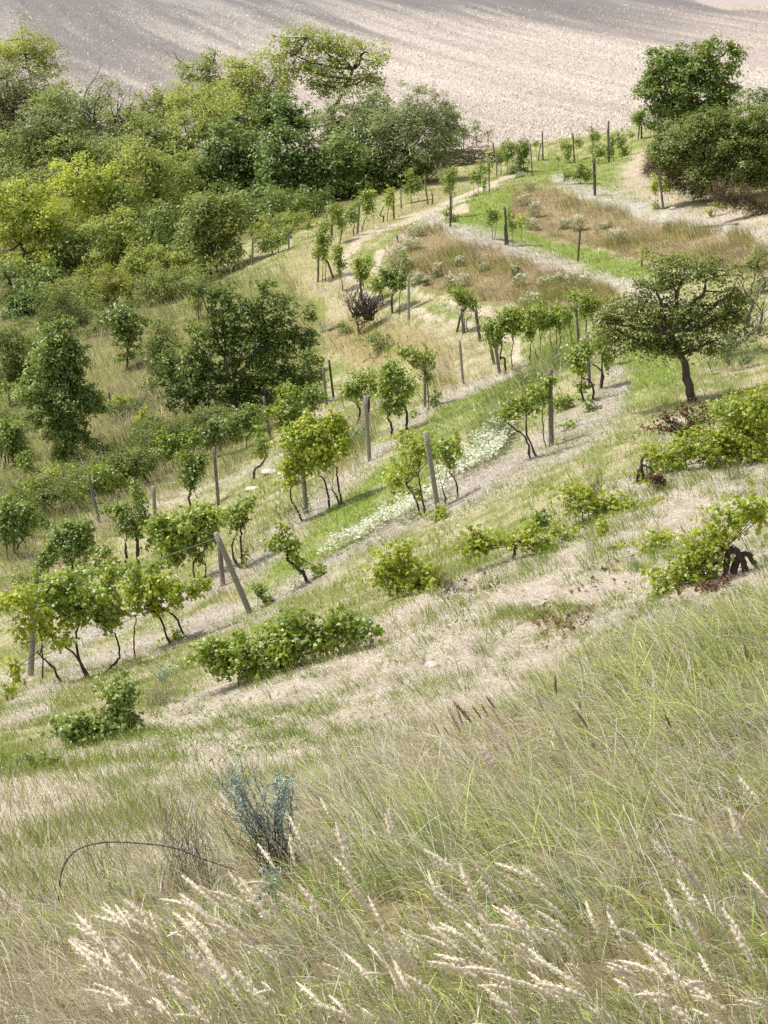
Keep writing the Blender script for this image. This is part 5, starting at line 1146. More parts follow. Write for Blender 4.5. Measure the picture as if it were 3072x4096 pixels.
vine('tall narrow vine on two stems over the outermost post', [[(1290,1130),(1292,1060)],[(1300,1128),(1303,1060)]], [(1282,940,24,46),(1280,1000,26,36),(1304,986,19,58),(1296,894,18,18)], 'vine', group=V3, rad=.02, dens=1.05)
vine('arching vine with leafy left arm beside the squat dark post', [[(1357,976),(1369,918),(1366,899)]], [(1359,875,30,42),(1335,832,32,12),(1345,855,26,20)], 'vine', group=V3, rad=.026)
vine('vine leaning on the broad leaf-wrapped post', [[(1415,945),(1417,889)]], [(1412,850,20,38),(1430,812,12,14),(1405,880,14,20)], 'vine', group=V3, rad=.028)
vine('upright leafy vine right of the broad leaf-wrapped post', [[(1446,928),(1455,889),(1468,860)]], [(1472,817,30,42),(1475,769,13,16),(1455,790,18,26),(1492,790,12,22)], 'vine', group=V3, rad=.024, dens=1.1)
vine('bare twisted vine stump with no leaves beside the upper track', [[(1533,889),(1533,865),(1520,863),(1535,824)]], [], 'vine', group=V3, rad=.035)
vine('thin vine with small yellow crown by the dark slim post', [[(1549,884),(1550,850),(1562,815)]], [(1562,793,18,28),(1545,805,14,12),(1562,765,8,12)], 'vine_yellow', group=V3, rad=.018)
vine('pair-stemmed pale vine left of the wide grey post', [[(1644,812),(1646,778)],[(1676,839),(1668,778)]], [(1648,745,30,28),(1672,740,24,30),(1639,701,15,18),(1625,765,20,16)], 'vine', group=V3, rad=.02)
vine('bare forked vine trunk right of the wide grey post', [[(1733,817),(1728,783),(1720,752)],[(1728,783),(1733,752)]], [], 'vine', group=V3, rad=.024)
vine('tall hanging vine above the dark post at the green terrace corner', [[(1806,870),(1808,820)]], [(1803,716,24,40),(1798,757,20,22),(1810,690,16,16)], 'vine', group=V3, rad=.024, dens=1.1)
vine('low leafy clump at the foot of the dark corner post', [[(1800,890),(1800,880)]], [(1806,876,20,18),(1790,850,12,18)], 'vine_dark', group=V3, rad=.01)
vine('thin triple-stemmed vine beside the green terrace edge', [[(1910,783),(1916,740)],[(1897,760),(1893,730)]], [(1911,698,17,40),(1887,712,9,22),(1935,681,15,24),(1895,790,12,12)], 'vine', group=V3, rad=.014)
vine('vine leaves hanging on the post at the green terrace edge', [[(1936,770),(1936,740)]], [(1954,662,12,32),(1936,740,9,26)], 'vine', group=V3, rad=.012)
# against the field
vine('thin vine bending right beside the leftmost end post', [[(2003,701),(2005,672),(2000,650)]], [(1998,612,20,14),(1996,645,10,20)], 'vine', group=V4, rad=.018)
vine('drooping vine crown left of the large round vine by the field', [[(2031,691),(2029,650)]], [(2036,585,28,24),(2027,625,18,20),(2050,610,14,20)], 'vine', group=V4, rad=.018)
vine('large round vine reaching the ground against the field', [[(2100,690),(2095,655),(2118,650)]], [(2086,590,28,40),(2075,643,22,42),(2070,690,36,26),(2109,696,18,18),(2105,610,14,30)], 'vine_dark', group=V4, dens=1.1, rad=.025)
vine('tiny vine sprig hanging off the propped end post', [[(2148,640),(2144,600)]], [(2142,575,13,9)], 'vine', group=V4, rad=.01)
vine('thin many-stemmed vine left of the dark end post', [[(2282,650),(2270,620)],[(2254,650),(2262,620)]], [(2263,582,26,24),(2277,625,16,20)], 'vine', group=V4, rad=.012, dens=.8)
vine('thin vine right of the dark end post', [[(2312,640),(2308,600)]], [(2311,566,16,24)], 'vine', group=V4, rad=.012)
vine('small nearly bare vine low in the grass by the field', [[(2228,668),(2234,645)]], [(2228,634,14,7)], 'vine', group=V4, rad=.012)
vine('vine with pointed crown left of the tallest end post', [[(2370,650),(2372,600),(2372,565)]], [(2374,540,22,28),(2392,552,10,10),(2370,600,12,20)], 'vine', group=V4, rad=.018)
vine('bushy low vine right of the pointed one', [[(2395,657),(2393,623)]], [(2403,599,28,22),(2388,618,16,14)], 'vine', group=V4, rad=.02)
vine('vine climbing beside the tallest end post', [[(2455,645),(2450,600)]], [(2446,580,16,40),(2436,618,12,20)], 'vine', group=V4, rad=.016)
vine('double vine with bare arching arm right of the tallest end post', [[(2482,628),(2478,590)],[(2498,612),(2522,600),(2528,585)]], [(2480,556,22,38),(2499,605,16,20),(2520,540,8,12)], 'vine', group=V4, rad=.016)
vine('tree-like old vine with dark trunk near the lone walnut', [[(2566,555),(2566,510),(2560,490)]], [(2550,466,30,22),(2572,450,20,14),(2555,485,14,12)], 'vine', group=V4, rad=.05)
vine('spreading low vine left of the very thick dark post', [[(2320,735),(2325,710)]], [(2321,691,40,26),(2266,702,22,13),(2354,700,20,22),(2318,665,16,12)], 'vine', group=V4, rad=.02)
vine('small sparse vine on the leaning post of the brown path', [[(2668,830),(2674,790)],[(2625,825),(2622,760)]], [(2625,728,18,18),(2667,745,30,22),(2608,750,8,8),(2623,765,6,10)], 'vine_yellow', group=V4, rad=.01, dens=.7)
vine('little leafy sprout at the foot of the leaning path post', [[(2619,835),(2619,828)]], [(2619,823,14,12)], 'vine', group=V4, rad=.01)
vine('yellow-green sprout at the right end of the brown path', [[(2845,870),(2845,850)]], [(2840,850,18,12),(2866,818,5,5),(2896,824,5,6)], 'vine_yellow', group=V4, rad=.01, dens=.7)
# green terrace
vine('small vine with two thin legs on the green terrace', [[(1971,956),(1968,913)],[(1978,950),(1988,884)]], [(1969,858,26,28),(1954,874,9,26),(1990,870,9,14)], 'vine', group=V4, rad=.014)
vine('narrow vine leaning on the dark terrace post', [[(2052,978),(2050,930)]], [(2046,893,14,28),(2031,865,10,24)], 'vine', group=V4, rad=.012)
vine('arching thin vine with flat yellow shoot on the green terrace', [[(2113,980),(2084,951),(2089,920)]], [(2091,874,22,9),(2080,895,8,16)], 'vine_yellow', group=V4, rad=.012, dens=.7)
# hollow
vine('vine clump below the wood beside the broad grey post', [[(1090,1020),(1088,990)],[(1115,1015),(1112,985)]], [(1088,967,52,32),(1130,950,30,28),(1060,985,30,22),(1150,935,20,20)], 'vine', group='vines in the hollow below the wood')
vine('small leaning vine right of the thin post above the dark bush', [[(935,1070),(942,1045)]], [(937,1018,18,24),(928,1035,12,14)], 'vine', group='vines in the hollow below the wood', rad=.02)
vine('small vine at the wood edge before the hanging wires', [[(1234,950),(1232,930)]], [(1231,905,15,18)], 'vine', group='vines in the hollow below the wood', rad=.015)
vine('small cup-shaped vine in pale grass right of the bare dark post', [[(497,1660),(495,1640)]], [(492,1618,24,22),(470,1600,12,20),(518,1605,10,16)], 'vine_yellow', group='vines in the hollow below the wood', rad=.015)
vine('yellow-topped vine pillar at the scrub left of the big dark bush foot', [[(560,1720),(572,1680)]], [(574,1655,14,34),(560,1690,28,22)], 'vine_yellow', group='vines in the hollow below the wood', rad=.015)
vine('thin pale vine column beside the conical tree', [[(398,1610),(398,1580)]], [(392,1580,14,34)], 'vine', group='vines in the hollow below the wood', rad=.012)
# unpruned vines lying on the straw slope
LB = 'unpruned vines sprawling on the straw slope'
vine('wide sprawling vine mound in the middle of the straw slope', [[(960,2740),(950,2700)],[(1120,2690),(1130,2640)],[(1330,2590),(1340,2550)]], [(870,2650,80,58),(950,2600,70,50),(1000,2680,60,50),(1080,2600,70,62),(1150,2560,80,62),(1230,2550,80,56),(1310,2560,56,50),(1140,2630,60,50),(1340,2480,40,52),(1400,2530,40,40),(1460,2520,40,34),(820,2600,40,26),(1200,2490,50,26)], 'vine', group=LB, leaf=.105, dens=1.15, zmax=.7, rad=.02, shoots=1.2)
vine('dark two-humped vine bush at the lower left of the straw slope', [[(320,2985),(330,2940)],[(500,2940),(500,2880)]], [(330,2930,80,52),(270,2925,50,36),(400,2940,56,40),(490,2860,56,70),(530,2910,40,46),(460,2770,44,44),(500,2790,40,50),(440,2900,40,40)], 'vine_dark', group=LB, leaf=.10, dens=1.2, zmax=.6, rad=.02, shoots=1.0)
vine('small dark vine tuft near the lower left edge', [[(135,3095),(135,3080)]], [(135,3075,54,26),(90,3085,26,14),(180,3070,26,16)], 'vine_dark', group=LB, leaf=.10, zmax=.4, rad=.01)
vine('vine leaf tuft cut off by the left edge below the straw slope', [[(-10,3110),(-10,3090)]], [(-8,3085,22,34)], 'vine_dark', group=LB, rad=.01)
vine('round yellow-green vine mound with dry stalks at its right', [[(1590,2390),(1590,2350)],[(1730,2400),(1720,2360)]], [(1560,2270,56,50),(1600,2220,44,40),(1640,2300,60,50),(1560,2330,50,40),(1720,2310,50,44),(1680,2350,60,36),(1760,2350,34,40),(1540,2290,36,50)], 'vine_yellow', group=LB, leaf=.10, dens=1.0, zmax=.6, rad=.02, shoots=1.1)
vine('low vine with bare curved trunk between the two mounds', [[(2055,2240),(2060,2190),(2075,2165),(2095,2170)]], [(1900,2165,50,36),(1870,2200,50,20),(1950,2190,44,30),(2010,2160,36,22),(2140,2170,50,34),(2180,2190,36,26),(2120,2130,24,24),(2190,2215,16,14)], 'vine_yellow', group=LB, leaf=.10, dens=.8, zmax=.5, rad=.03, shoots=1.2)
vine('upright dark green sprig above the low curved vine', [[(2172,2120),(2172,2100)]], [(2172,2085,36,36),(2160,2105,26,24)], 'vine_dark', group=LB, rad=.012)
vine('tiny yellow sprout right of the low curved vine', [[(2285,2160),(2285,2140)]], [(2283,2128,26,22),(2225,2130,10,6)], 'vine_yellow', group=LB, rad=.01, dens=.7)
vine('small yellow sprig alone on the straw', [[(2412,2140),(2412,2128)]], [(2412,2118,20,14)], 'vine_yellow', group=LB, rad=.01, dens=.7)
vine('flat faint yellow vine shoots in the grass beside the right-edge vine', [[(2590,2200),(2590,2185)]], [(2590,2185,50,22),(2640,2160,36,16)], 'vine_yellow', group=LB, rad=.01, dens=.5)
vine('yellow-green vine mound under the twiggy dry stems', [[(2330,2090),(2330,2050)],[(2520,2090),(2515,2050)]], [(2400,2030,60,44),(2320,2010,56,44),(2470,2030,56,40),(2290,1970,26,32),(2540,2050,44,24),(2440,2070,70,24),(2590,2060,26,16)], 'vine_yellow', group=LB, leaf=.095, dens=1.0, zmax=.6, rad=.02, shoots=1.3)
vine('large vine running off the right edge over a twisted black trunk', [[(2930,2310),(2945,2250),(2985,2220),(3010,2240),(3030,2280)],[(2990,2290),(2960,2220),(2900,2190)],[(2905,2260),(2915,2205),(2960,2200)]], [(2880,2120,70,56),(2950,2070,60,50),(3020,2060,60,50),(2820,2190,60,44),(2760,2260,60,40),(2700,2300,60,34),(2800,2300,70,44),(2780,2370,60,34),(2700,2350,50,26),(2860,2230,44,44),(2640,2360,40,16)], 'vine_yellow', group=LB, leaf=.095, dens=1.0, zmax=.7, rad=.05, shoots=1.3)
vine('big leafy mound of vine and bush below the hawthorn', [[(2900,1860),(2900,1800)],[(3000,1880),(3000,1800)]], [(2920,1740,90,70),(3010,1700,80,70),(2830,1780,70,60),(2960,1640,80,50),(3050,1620,60,60),(2760,1790,60,44),(2700,1830,56,44),(2880,1830,80,50),(2980,1800,90,70),(3040,1760,60,80),(2640,1830,44,40),(2690,1870,30,30)], 'vine_yellow', group=LB, leaf=.09, dens=1.15, zmax=1.1, rad=.03, shoots=1.6)
vine('dark green upper side of the leafy mound beneath the hawthorn', [[(2790,1760),(2790,1720)]], [(2800,1690,60,46),(2860,1640,50,40),(2740,1720,40,34)], 'vine_dark', group=LB, leaf=.08, dens=1.0, zmax=.8, rad=.03, pushy=.5)
vine('curled hoop-shaped old vine trunk left of the leafy mound', [[(2555,1935),(2552,1890),(2580,1860),(2610,1880),(2625,1930)],[(2580,1920),(2565,1850),(2590,1820)]], [(2585,1960,20,26),(2600,1925,12,16)], 'vine_yellow', group=LB, rad=.03, dens=.6)
vine('small leafy sprout behind the right-edge grass', [[(2520,2580),(2520,2560)]], [(2518,2545,22,18)], 'vine', group=LB, leaf=.07, rad=.008, dens=.8)

vine('leafy shoots trained along the wire between concrete post and slanting strut', [[(540,2640),(535,2560),(545,2460)],[(160,2560),(170,2470)]], [(170,2370,56,24),(330,2310,60,26),(500,2290,56,26),(545,2330,30,40),(610,2270,50,22),(430,2500,20,30)], 'vine', group=V1, rad=.02)
vine('low hanging vine between dense dark mound and slender vine column', [[(420,2290),(418,2240)]], [(410,2215,34,30),(385,2240,24,30),(440,2250,20,26)], 'vine', group=V1, rad=.02, dens=.8)
vine('vine branch filling the gap right of the slender vine column', [[(640,2240),(650,2190)]], [(630,2120,44,30),(600,2160,30,26),(660,2080,30,22)], 'vine', group=V1, rad=.022, dens=.8)
vine('leafy vine behind the drooping one at the left edge', [[(140,2150),(142,2100)]], [(145,2075,34,30),(175,2100,22,24),(110,2110,20,20)], 'vine_dark', group=V1, rad=.022)
vine('vine shoots on the thicket between the wrapped post and the dark heap', [[(470,1990),(468,1950)]], [(440,1890,36,26),(480,1930,34,26),(410,1870,22,18)], 'vine', group=V1, rad=.016, dens=.8)
vine('vine shoots low on the thicket left of the wrapped post', [[(300,2030),(300,1990)]], [(270,1985,50,22),(310,2000,30,22),(190,2000,40,18)], 'vine', group=V1, rad=.016, dens=.7)
# ---------------------------------------------------------------- feathery seed heads of the near grass
RH = np.random.RandomState(5)
PLM = blade_mat('seed_head_plume', 0.25, 0.02, 0.6, 0.12)
STM = solid_mat('seed_head_stalk', (0.42, 0.36, 0.20), (0.62, 0.54, 0.34), 30, 0.8, (1, 1, .2), 0.1)
PL_L = [(930,590,780,495),(990,610,865,490),(1075,600,915,490),(1090,590,985,475),(1225,650,1100,510),(1170,665,1030,510),(1345,665,1200,525),(1410,660,1290,520),(1435,665,1340,560),(1455,600,1385,540),(1190,435,1110,360),(1170,500,1065,460),(620,680,490,585),(660,720,520,600),(540,680,440,600),(600,715,430,645),(440,735,300,640),(490,800,330,700),(470,860,300,750),(530,890,330,800),(640,960,480,770),(650,990,540,880),(830,600,690,570),(900,640,770,565),(960,700,800,590),(1180,835,1040,735),(1060,740,930,660),(1090,760,900,610),(880,740,740,660),(920,830,800,690),(870,730,820,640),(790,705,725,700),(740,690,620,595),(700,740,640,640),(1000,930,870,800),(1040,1010,900,860),(960,960,800,780),(860,980,690,850),(1160,1030,1000,890),(1175,960,1100,935),(540,1010,370,930),(620,1080,470,1005),(680,1060,510,970),(760,1090,620,1010),(900,1100,720,980),(860,1080,760,1030),(70,1055,0,950),(25,915,-20,840),(510,1100,460,1045),(700,1100,650,1060),(1400,1030,1275,975),(1540,1095,1360,970),(1530,920,1400,815),(1610,920,1490,845),(1659,890,1560,850),(1659,840,1590,790),(1620,1080,1540,1050),(1500,1060,1420,1035),(1350,430,1255,290),(1400,470,1360,370),(1430,400,1370,250),(1310,330,1245,235),(1510,420,1450,260),(1430,215,1380,150),(1275,420,1250,310),(1540,500,1440,405),(1600,630,1500,470),(1659,690,1590,590),(590,590,578,510),(545,790,500,740),(460,950,415,870),(630,910,545,850),(500,900,440,830)]
PL_R = [(45,330,5,215),(330,615,210,520),(240,570,190,480),(400,600,330,450),(440,650,340,510),(505,595,410,490),(485,520,395,390),(620,540,520,450),(730,560,600,440),(620,470,480,425),(800,670,680,550),(860,850,760,740),(680,750,525,625),(590,710,440,640),(620,820,520,700),(520,780,410,650),(750,770,640,645),(810,730,660,625),(360,740,210,675),(340,800,190,695),(200,790,95,715),(145,860,20,705),(100,860,0,740),(95,970,20,850),(60,930,0,840),(225,990,90,880),(400,860,215,800),(400,900,200,820),(520,890,330,815),(600,940,430,840),(490,800,350,690),(540,880,380,755),(830,935,660,850),(700,860,560,810),(870,990,650,895),(560,960,400,890),(740,990,570,895),(570,1065,430,965),(450,1106,370,1075),(580,1110,515,1065),(970,1106,885,1040),(1020,660,960,550),(925,715,880,615),(1045,775,970,655),(1110,740,1010,660),(1255,850,1100,750),(1290,690,1225,565),(1365,625,1275,510),(1385,790,1310,670),(1270,435,1160,315),(1335,505,1270,395),(1380,535,1285,395),(1425,635,1390,575),(1240,165,1150,55),(1370,250,1230,175),(1480,160,1445,60),(1625,160,1540,60),(1496,320,1420,195),(1580,270,1480,155),(1550,330,1500,200),(1565,340,1505,250),(1650,390,1610,315),(1659,560,1565,490),(1485,680,1470,565),(1560,740,1470,640),(1605,870,1510,710),(1659,710,1620,708),(1425,920,1370,840),(1090,900,950,810),(1120,940,960,850),(1140,1010,1000,940),(1190,890,1020,860),(1300,950,1140,830),(1240,990,1070,930),(1330,1090,1110,990),(1250,1040,1080,960),(1400,960,1280,870),(1390,930,1300,880),(1470,1040,1290,940),(1440,1020,1320,965),(1659,1040,1505,950),(1625,1040,1560,960),(1659,1010,1600,960),(1460,1106,1335,1060),(1230,960,1160,880),(710,860,600,800),(330,470,170,355)]
PL_T = [(380,910,300,830,1),(420,890,380,835,1),(480,850,440,790,1),(500,900,460,850,1),(330,950,290,885,1),(240,960,215,920,1),(280,960,255,920,1),(745,790,740,700,1),(850,850,840,810,1),(970,790,935,740,1),(1240,930,1210,860,1),(590,1010,560,940,0),(780,1020,725,910,0),(430,1050,375,990,0),(460,1090,430,1010,0),(560,1060,520,970,0),(480,1106,400,1000,0),(880,930,830,860,1),(945,970,910,900,0),(520,1000,470,920,0),(740,1030,725,1000,0),(690,860,650,760,0),(1180,790,1165,700,0),(1570,640,1555,570,1),(1420,830,1400,760,0),(340,920,320,860,1),(450,880,420,830,1)]
def plume(bx, by, tx, ty, brown, label, grp, h=None):
    h = h if h else RH.uniform(0.98, 1.14)
    # lowest ground point whose view line passes at stalk height
    B = hit(bx, by, h); y0 = B[1]
    T = onplane(tx, ty, y0); T[1] += RH.uniform(-.06, .06)
    ln = np.linalg.norm(T - B)
    # keep real panicle lengths between 12 and 34 cm
    foot = np.array([B[0] + RH.uniform(0.18, 0.34), y0 + RH.uniform(-.05, .1), 0]); foot[2] = float(zt(foot[0], foot[1]))
    root = empty('feathery_plume', foot); tag(root, label, 'grass plume', grp, 'thing')
    up = np.array([0, 0, 1.0]); d = (T - B) / ln
    mid = foot * 0.45 + B * 0.55 + np.array([0.06, 0, 0.08])
    stem = curve([foot, mid, B, B + d * ln * 0.4 + up * ln * 0.05, T], 6)
    g = Geo(); g.tube(stem - foot, np.linspace(0.0018, 0.0008, len(stem)), 4); new_obj('stem', g.mesh('grass_stem'), STM, root)
    C = curve([B, B + (T - B) * 0.5 + up * 0.055 * ln + np.cross(d, [0, 1, 0]) * 0.03 * ln, T], 10)
    tt = np.linspace(0, 1, len(C)); pr = np.sin(np.pi * np.clip(tt * 0.9 + 0.08, 0, 1)) ** 0.6 * (0.8 + 0.25 * np.sin(tt * 40))
    VV, QQ = tube(C, ln * 0.052 * pr + 0.0008, 7, 0.35, RH)
    ccore = np.tile(np.array((0.45, 0.31, 0.22) if brown else (0.90, 0.80, 0.64)), (len(VV), 1)) * (0.85 + 0.25 * RH.rand(len(VV), 1))
    n = int(420 * min(1.3, ln / 0.22)); t = RH.rand(n); 
    idx = t * (len(C) - 1); i0 = idx.astype(int).clip(0, len(C) - 2); P = C[i0] + (C[i0 + 1] - C[i0]) * (idx - i0)[:, None]
    prof = np.sin(np.pi * np.clip(t * 0.86 + 0.12, 0, 1)) ** 0.7
    wd = ln * 0.072 * (0.8 + 0.3 * RH.rand()); 
    r = RH.randn(n, 3) * 0.55; r -= (r @ d)[:, None] * d
    P = P + r * (wd * prof * (0.75 + 0.35 * np.sin(t * 38 + RH.rand() * 6)))[:, None]
    L_ = ln * (0.045 + 0.05 * RH.rand(n)) * (0.4 + 0.6 * prof)
    dr = d[None] * 1.0 + r * 0.55 + RH.randn(n, 3) * 0.16 + np.array([-.15, 0, 0.02]); dr /= np.linalg.norm(dr, axis=1)[:, None]
    sd = np.cross(dr, RH.randn(n, 3)); sd /= np.linalg.norm(sd, axis=1)[:, None]; w = L_[:, None] * 0.2
    V = np.stack([P, P + dr * L_[:, None] * 0.45 + sd * w, P + dr * L_[:, None], P + dr * L_[:, None] * 0.45 - sd * w], 1).reshape(-1, 3)
    cc = pick([(0.30, 0.19, 0.14), (0.42, 0.28, 0.2), (0.5, 0.38, 0.28)] if brown else [(0.90, 0.80, 0.63), (0.92, 0.86, 0.72), (0.84, 0.71, 0.53)], [3, 3, 1.5], n)
    o = new_obj('seed_head', mk_mesh('seed_head', np.vstack([VV, V]) - foot, [QQ, np.arange(n * 4).reshape(-1, 4) + len(VV)], np.vstack([ccore, np.repeat(cc, 4, 0)])), PLM, root)
f_ = 1536 / 1659.0
LABP = {'a': ('cream feathery grass plume bending left in the dense clump at the lower left', 'feathery plumes of the lower left clump'),
        'b': ('cream feathery grass plume bending left in the clump at the bottom centre and right', 'feathery plumes of the lower right clump'),
        'c': ('single pale grass plume standing apart on the green bank at the right', 'scattered pale plumes on the right bank'),
        'd': ('slim pinkish-brown unopened grass spike on the upper rim of the tall grass', 'brown spikes on the rim of the tall grass'),
        'e': ('pale upright grass plume on the dry upper part of the tall grass', 'pale plumes in the dry upper grass'),
        'f': ('pale plume leaning beside the blue-grey wormwood bush', 'plumes beside the wormwood bush')}
for q in PL_L:
    bx, by, tx, ty = q; k = 'f' if by < 500 and bx > 1050 else 'a'
    plume(bx * f_, 3072 + by * f_, tx * f_, 3072 + ty * f_, 0, *LABP[k])
for q in PL_R:
    bx, by, tx, ty = q; k = 'c' if (bx > 880 and by < 800) else 'b'
    plume(1536 + bx * f_, 3072 + by * f_, 1536 + tx * f_, 3072 + ty * f_, 0, *LABP[k])
for q in PL_L[12:49] + PL_R[:46]:
    k = 'a' if q in PL_L else 'b'
    if RH.rand() < .3 or (k == 'b' and q[0] > 880): continue
    ox = 0 if k == 'a' else 1536; jx, jy = RH.uniform(-45, 45), RH.uniform(-25, 40); e = RH.uniform(.75, 1.05)
    plume(ox + (q[0] + jx) * f_, 3072 + (q[1] + jy) * f_, ox + (q[0] + jx + (q[2] - q[0]) * e) * f_, 3072 + (q[1] + jy + (q[3] - q[1]) * e) * f_, 0, *LABP[k])
for q in PL_T:
    bx, by, tx, ty, br = q
    plume(1536 + bx * f_, 2048 + by * f_, 1536 + tx * f_, 2048 + ty * f_, br, *LABP['d' if br else 'e'], h=RH.uniform(0.6, 0.8))

# ---------------------------------------------------------------- wormwood, dead stalks, bramble cane, reeds
def stalk_plant(name, cat, label, base, tips, mat, leafn, lsize, rad=0.004, stemmat=None, grp=None, spread=0.05, tmpl=T_NARROW, lo=0.35, wob=0.01, droop=0.0, bulge=0.03):
    B = hit(*base); y0 = B[1]; root = empty(name, B); tag(root, label, cat, grp); Ps = []; Ns = []; G = Geo()
    for (tx, ty) in tips:
        T = onplane(tx, ty, y0) + np.array([0, RH.uniform(-.12, .12), 0]); s = B + np.array([RH.uniform(-spread, spread), RH.uniform(-spread, spread), 0]); s[2] = float(zt(s[0], s[1])) - 0.02
        C = curve([s, s * 0.5 + T * 0.5 + np.array([RH.uniform(-bulge, bulge), 0, 0.02]), T], 7, wob, RH)
        G.tube(C - B, np.linspace(rad, rad * 0.35, len(C)), 4)
        if leafn:
            t = lo + (1 - lo) * RH.rand(leafn); ix = (t * (len(C) - 1)); i0 = ix.astype(int).clip(0, len(C) - 2)
            P = C[i0] + (C[i0+1] - C[i0]) * (ix - i0)[:, None]; Ps.append(P + RH.randn(leafn, 3) * lsize * 0.55); Ns.append(RH.randn(leafn, 3))
    new_obj('stem', G.mesh('plant_stem'), stemmat or DBARK, root)
    if Ps: 
        P = np.concatenate(Ps); new_obj('foliage', leaves('plant_foliage', P - B, np.concatenate(Ns), lsize * (0.6 + 0.8 * RH.rand(len(P))), tmpl, RH), LM[mat], root)
    return root
wt = [(870 + RH.uniform(0, 290), 3072 + RH.uniform(-40, 60)) for _ in range(26)] + [(850, 3120), (1170, 3090), (1155, 3140), (1000, 3020), (930, 3040), (900, 3150), (1100, 3180)]
stalk_plant('wormwood_bush', 'wormwood bush', 'large blue-grey wormwood bush with fine leaves at the rim of the tall grass', (1130, 3520), wt, 'blue', 42, 0.034, 0.0035, BARK, None, 0.12, lo=0.42)
stalk_plant('wormwood_bush', 'wormwood bush', 'small blue-grey wormwood sprig among the cream plumes', (1085, 3640), [(1060, 3470), (1100, 3490), (1075, 3520), (1040, 3540), (1095, 3570)], 'blue', 80, 0.04, 0.003, BARK, None, 0.04, lo=0.2)
for lab, b, tp in (
  ('blue-grey sprig low on the slope before the sprawling vine mound', (650, 2750), [(620, 2640), (650, 2650), (690, 2665), (600, 2680)]),
  ('blue-grey plant in rusty dry grass beside the dead dark shrub', (1290, 1330), [(1270, 1280), (1300, 1275), (1285, 1290), (1310, 1300)]),
  ('blue-grey plant on the brown bank above the long leafy row', (1900, 1050), [(1885, 1000), (1900, 1005), (1915, 1010), (1890, 1020)]),
  ('blue-grey plant by the bare pale post in the dry grass', (1795, 1480), [(1780, 1440), (1800, 1445), (1770, 1460)]),
  ('blue-grey plant on the upper brown bank below the path', (2570, 960), [(2560, 900), (2575, 905), (2585, 915)]),
  ('blue-grey sprig at the rim of the tall grass on the right', (2400, 2790), [(2370, 2690), (2395, 2680), (2420, 2700), (2360, 2730)])):
    stalk_plant('wormwood_sprig', 'wormwood sprig', lab, b, tp, 'blue', 60, 0.045, 0.004, BARK, None, 0.06, lo=0.15)
for lab, b, tp, r_ in (
  ('tangle of bleached dead stalks left of the wormwood bush', (760, 3560), [(640 + RH.uniform(-60, 200), 3230 + RH.uniform(-60, 120)) for _ in range(46)], .0035),
  ('dark dry stalks leaning left under the wormwood bush', (1160, 3500), [(820 + RH.uniform(0, 260), 3180 + RH.uniform(-40, 150)) for _ in range(40)], .0035),
  ('bleached dead stalks at the right end of the sprawling vine mound', (1400, 2590), [(1380 + RH.uniform(-30, 70), 2440 + RH.uniform(-30, 60)) for _ in range(22)], .005),
  ('dry twiggy stems standing above the yellow-green vine mound', (2370, 1985), [(2330 + RH.uniform(0, 100), 1880 + RH.uniform(-20, 60)) for _ in range(24)], .005),
  ('pale dead grass stems falling from the leafy mound', (2950, 1910), [(2850 + RH.uniform(0, 190), 1820 + RH.uniform(-20, 70)) for _ in range(26)], .005),
  ('dry bent stalks to the right of the round vine mound', (1800, 2380), [(1700 + RH.uniform(0, 180), 2250 + RH.uniform(-30, 90)) for _ in range(40)], .005),
  ('pale dry tuft of stems above the two-humped vine bush', (620, 2830), [(560 + RH.uniform(0, 200), 2700 + RH.uniform(-20, 90)) for _ in range(40)], .004),
  ('grey dead weed stems in the sprawling vine mound left end', (850, 2640), [(800 + RH.uniform(-20, 90), 2490 + RH.uniform(-20, 90)) for _ in range(16)], .005),
  ('bleached stems hanging over the round yellow-green vine', (1880, 2230), [(1830 + RH.uniform(-60, 160), 2110 + RH.uniform(-20, 70)) for _ in range(26)], .004)):
    stalk_plant('dead_stalk_clump', 'dead stalks', lab, b, tp, 'blue', 0, 0.04, r_, BARK if 'dark' in lab or 'twiggy' in lab else DBARK, None, 0.16, bulge=.08)
cane = [(235, 3600), (240, 3520), (262, 3450), (315, 3396), (417, 3370), (555, 3373), (695, 3392), (815, 3438), (945, 3480)]
B = hit(240, 3640, 0.0); Pc = np.array([onplane(u, v, B[1]) for u, v in cane]); Pc = curve(Pc, 6)
root = empty('bramble_cane', B); tag(root, 'long bare reddish cane arching over the dry grass at lower left', 'bramble cane')
g = Geo(); g.tube(np.vstack([B - [0, 0, .05], Pc]) - B, np.linspace(0.007, 0.0035, len(Pc) + 1), 6); new_obj('stem', g.mesh('cane_stem'), BARK, root)
g = Geo()
for k in range(4, len(Pc) - 2, 2):
    g.tube(np.array([Pc[k], Pc[k] + [RH.uniform(-.01, .01), 0, RH.uniform(-.022, .022)]]) - B, [0.0025, 0.0006], 4)
tag(new_obj('thorn', g.mesh('cane_thorn'), BARK, root), kind='stuff')
